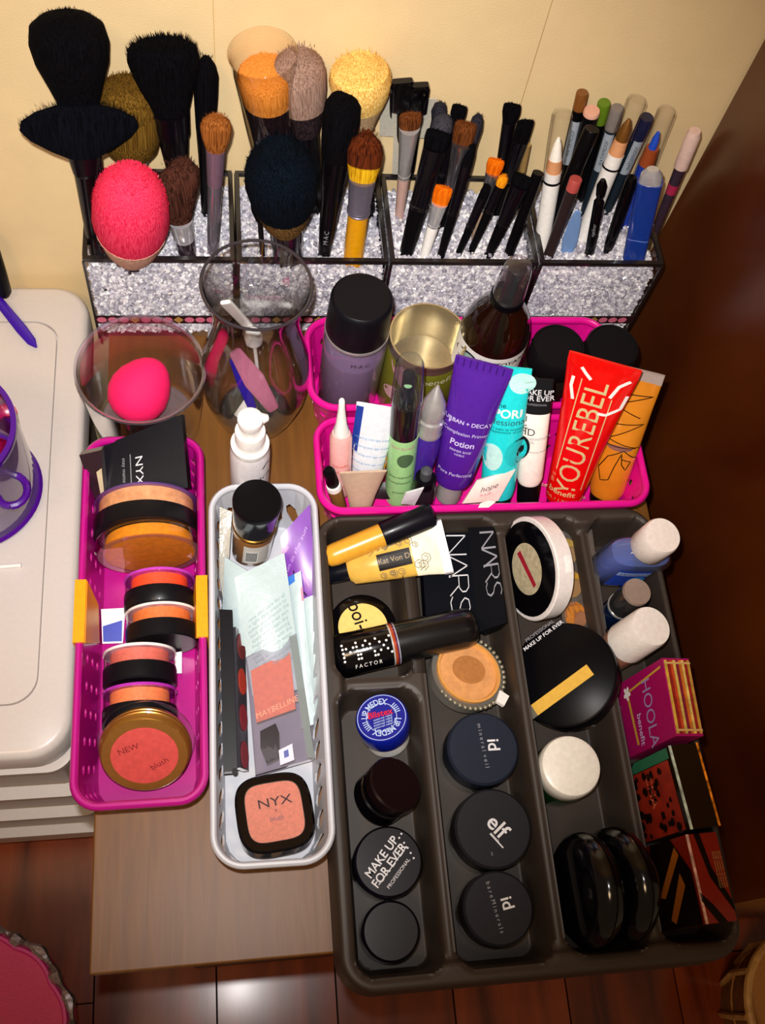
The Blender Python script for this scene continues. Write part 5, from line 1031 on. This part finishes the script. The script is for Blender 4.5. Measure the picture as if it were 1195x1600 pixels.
walltext(e, hx, 'benebronze', .0085, 0, hh*.10, mat('#b08428', .4, metal=.4), bold=.02, off=.0009, sx=.9); link('foil_edge', *boxdata(-hx-.0003, -hx+.0012, -hy, hy, hh-.0008, hh+.0003), mat('#e8b8a8', .2, metal=.2, coat=.5, grain=.5, gscale=180), e, False)

# ================================================================ left edge: purple cup and bits on the white unit
p = Z(-94, 668, .062); t = T('plastic_cup', 'purple rimmed clear plastic cup of pink shiny bits, cut off by the left edge', 'cup', p - Vector((0, 0, .1015)), p, s_at=p)
PP = mat('#4a0c88', .25, coat=.4)
t.loft('cup_wall', glass('#c8b0dc', .5, .14, 1.5), [(0, 220), (.05, 226), (.95, 224)], 56, (1, 0)); t.loft('rim', PP, [(.93, 226), (.95, 230), (1, 229), (1, 212), (.93, 214)], 64, (0, 0)); t.loft('inner_sleeve', mat('#5c0a5a', .2, coat=.6), [(.30, 205), (.94, 211)], 56, (0, 0))
t.loft('base_ring', PP, [(0, 228), (.06, 238), (.08, 230)], 56)
link('handle', *tubedata([((96 + 24*sin(a_*pi/8))*t.s, (-70 - 28*cos(a_*pi/8))*t.s, t.L*.62 - a_*0*t.s) for a_ in range(17)], .003, 8), PP, t.e)
hp = mat('#e01464', .2, coat=.6, grain=.3, gscale=150)
for (x, y, z, dx, dy, ll, mm) in ((-34, 640, .010, 30, 0, 'hot pink glittery pouch in the purple cup, topmost', hp), (-24, 698, -.004, 26, 14, 'magenta foil wrapped sweet in the purple cup, below the glittery pouch', mat('#a00c48', .15, metal=.4, coat=.6, grain=.4, gscale=200)), (-30, 738, -.016, 22, -10, 'small gold topped pot among the pink bits in the purple cup', mat('#b08430', .3, metal=.6))):
    p = Z(x, y, z); q = T('foil_sweet', ll, 'sweet', p - Vector((0, 0, .012)), p, s_at=p); q.loft('wrapper', mm, [(0, 40, 34), (.2, 66, 44, 2.5), (.6, 72, 48, 2.5), (.9, 54, 36), (1, 24, 16)], 20)
    for sg in (-1, 1): q.loft('twist', mm, [(.4, 8, 8, 2, sg*40), (.5, 20, 30, 2, sg*46), (.6, 8, 8, 2, sg*40)], 10)
    if 'glittery' in ll: q.loft('gem', CHR, [(1, 12, 12, 2, 8, -8), (1.2, 8, 8, 2, 8, -8)], 10)
t = T('purple_stylus', 'flat violet pointed stick hanging over the white drawer unit', 'stick', Z(-20, 448, -.03), Z(57, 543, -.037)); t.loft('shaft', mat('#3c10a0', .3, coat=.3), [(0, 14, 8), (.7, 18, 8), (.9, 15, 6), (1, 3, 2)], 16)
t = T('black_handle', 'black rounded tool handle at the far left edge by the wall', 'handle', Z(-18, 385, .02), Z(8, 462, -.032)); t.loft('shaft', BLK, [(0, 30), (.5, 28), (.92, 24), (1, 14)], 20); t.loft('end_cap', BLKG, [(-.2, 30), (-.01, 32)], 20)
t = T('white_stick', 'thin white lollipop stick on the white drawer unit', 'stick', Z(-30, 888, -.038), Z(33, 883, -.038)); t.loft('shaft', WHT, [(0, 7), (1, 7)], 12)

# ================================================================ near the floor
p = Z(-70, 1640, -.30); t = T('scalloped_cushion', 'deep pink scalloped seat pad with silver braided edge, bottom left corner', 'cushion', p - Vector((0, 0, .03)), p, s_at=p)
def scal(r, z, n=120, m=12, amp=.035): return [(r*(1 + amp*abs(sin(m*pi*i/n)) )*cos(2*pi*i/n), r*(1 + amp*abs(sin(m*pi*i/n)))*sin(2*pi*i/n), z) for i in range(n)]
r = 175*t.s; V, Fc = [], []
for a_ in (scal(r*.98, 0), scal(r*1.0, t.L*.3), scal(r*1.0, t.L*.7), scal(r*.97, t.L*.95), scal(r*.80, t.L), scal(r*.4, t.L*1.05)): V += a_
for kk in range(5): Fc += [(kk*120+i, kk*120+(i+1) % 120, (kk+1)*120+(i+1) % 120, (kk+1)*120+i) for i in range(120)]
Fc += [tuple(range(119, -1, -1)), tuple(600+i for i in range(120))]
link('pad', V, Fc, mat('#c02c60', .6, bump=.4, bscale=600), t.e, ang=60)
link('pink_piping', *tubedata(scal(r*.93, t.L*1.0), .0025, 6, True), mat('#b81c70', .5), t.e); link('silver_braid', *tubedata([(x, y, z + .0018*sin(i*1.9)) for i, (x, y, z) in enumerate(scal(r*.985, t.L*1.0))], [.004 + .002*sin(i*1.3) for i in range(120)], 7, True), mat('#9a8c8a', .25, metal=.8, grain=.4, gscale=400), t.e)
for kk in range(4):
    o = link('leg', *tubedata([(r*.6*cos(kk*pi/2+.8), r*.6*sin(kk*pi/2+.8), 0), (r*.66*cos(kk*pi/2+.8), r*.66*sin(kk*pi/2+.8), -(p.z - .03 - FLZ) + .0005)], [.014, .009], 14), mat('#d8cfc8', .4), t.e)
p = Z(1258, 1580, FLZ + .11); t = T('wicker_basket', 'tan hooped basket with pale panels, cut off at the bottom right corner', 'basket', p - Vector((0, 0, .109)), p, s_at=p)
HM = wood('#a8783c', '#d8a860', (60, 60, 60), .5, .1); hr = 92*t.s
link('hoop', *tubedata([(hr*cos(2*pi*i/48), hr*1.18*sin(2*pi*i/48), t.L) for i in range(48)], .0045, 8, True), HM, t.e)
t.loft('woven_wall', mat('#7a4c1e', .6, grain=.4, gscale=160), [(0, 130, 152), (.5, 168, 196), (.97, 176, 208)], 40, (1, 0))
for kk in range(10):
    a_ = 2*pi*kk/10; link('slat', *tubedata([(hr*.74*cos(a_), hr*.86*sin(a_), .002), (hr*.98*cos(a_), hr*1.15*sin(a_), t.L*.55), (hr*1.02*cos(a_), hr*1.19*sin(a_), t.L*.97)], .0035, 6), HM, t.e)
link('cloth_liner', *ringstack([([(hr*.93*cos(2*pi*i/32), hr*1.09*sin(2*pi*i/32)) for i in range(32)], t.L*.52), ([(hr*.90*cos(2*pi*i/32), hr*1.05*sin(2*pi*i/32)) for i in range(32)], t.L*.60)]), mat('#c08848', .7, bump=.4), t.e)
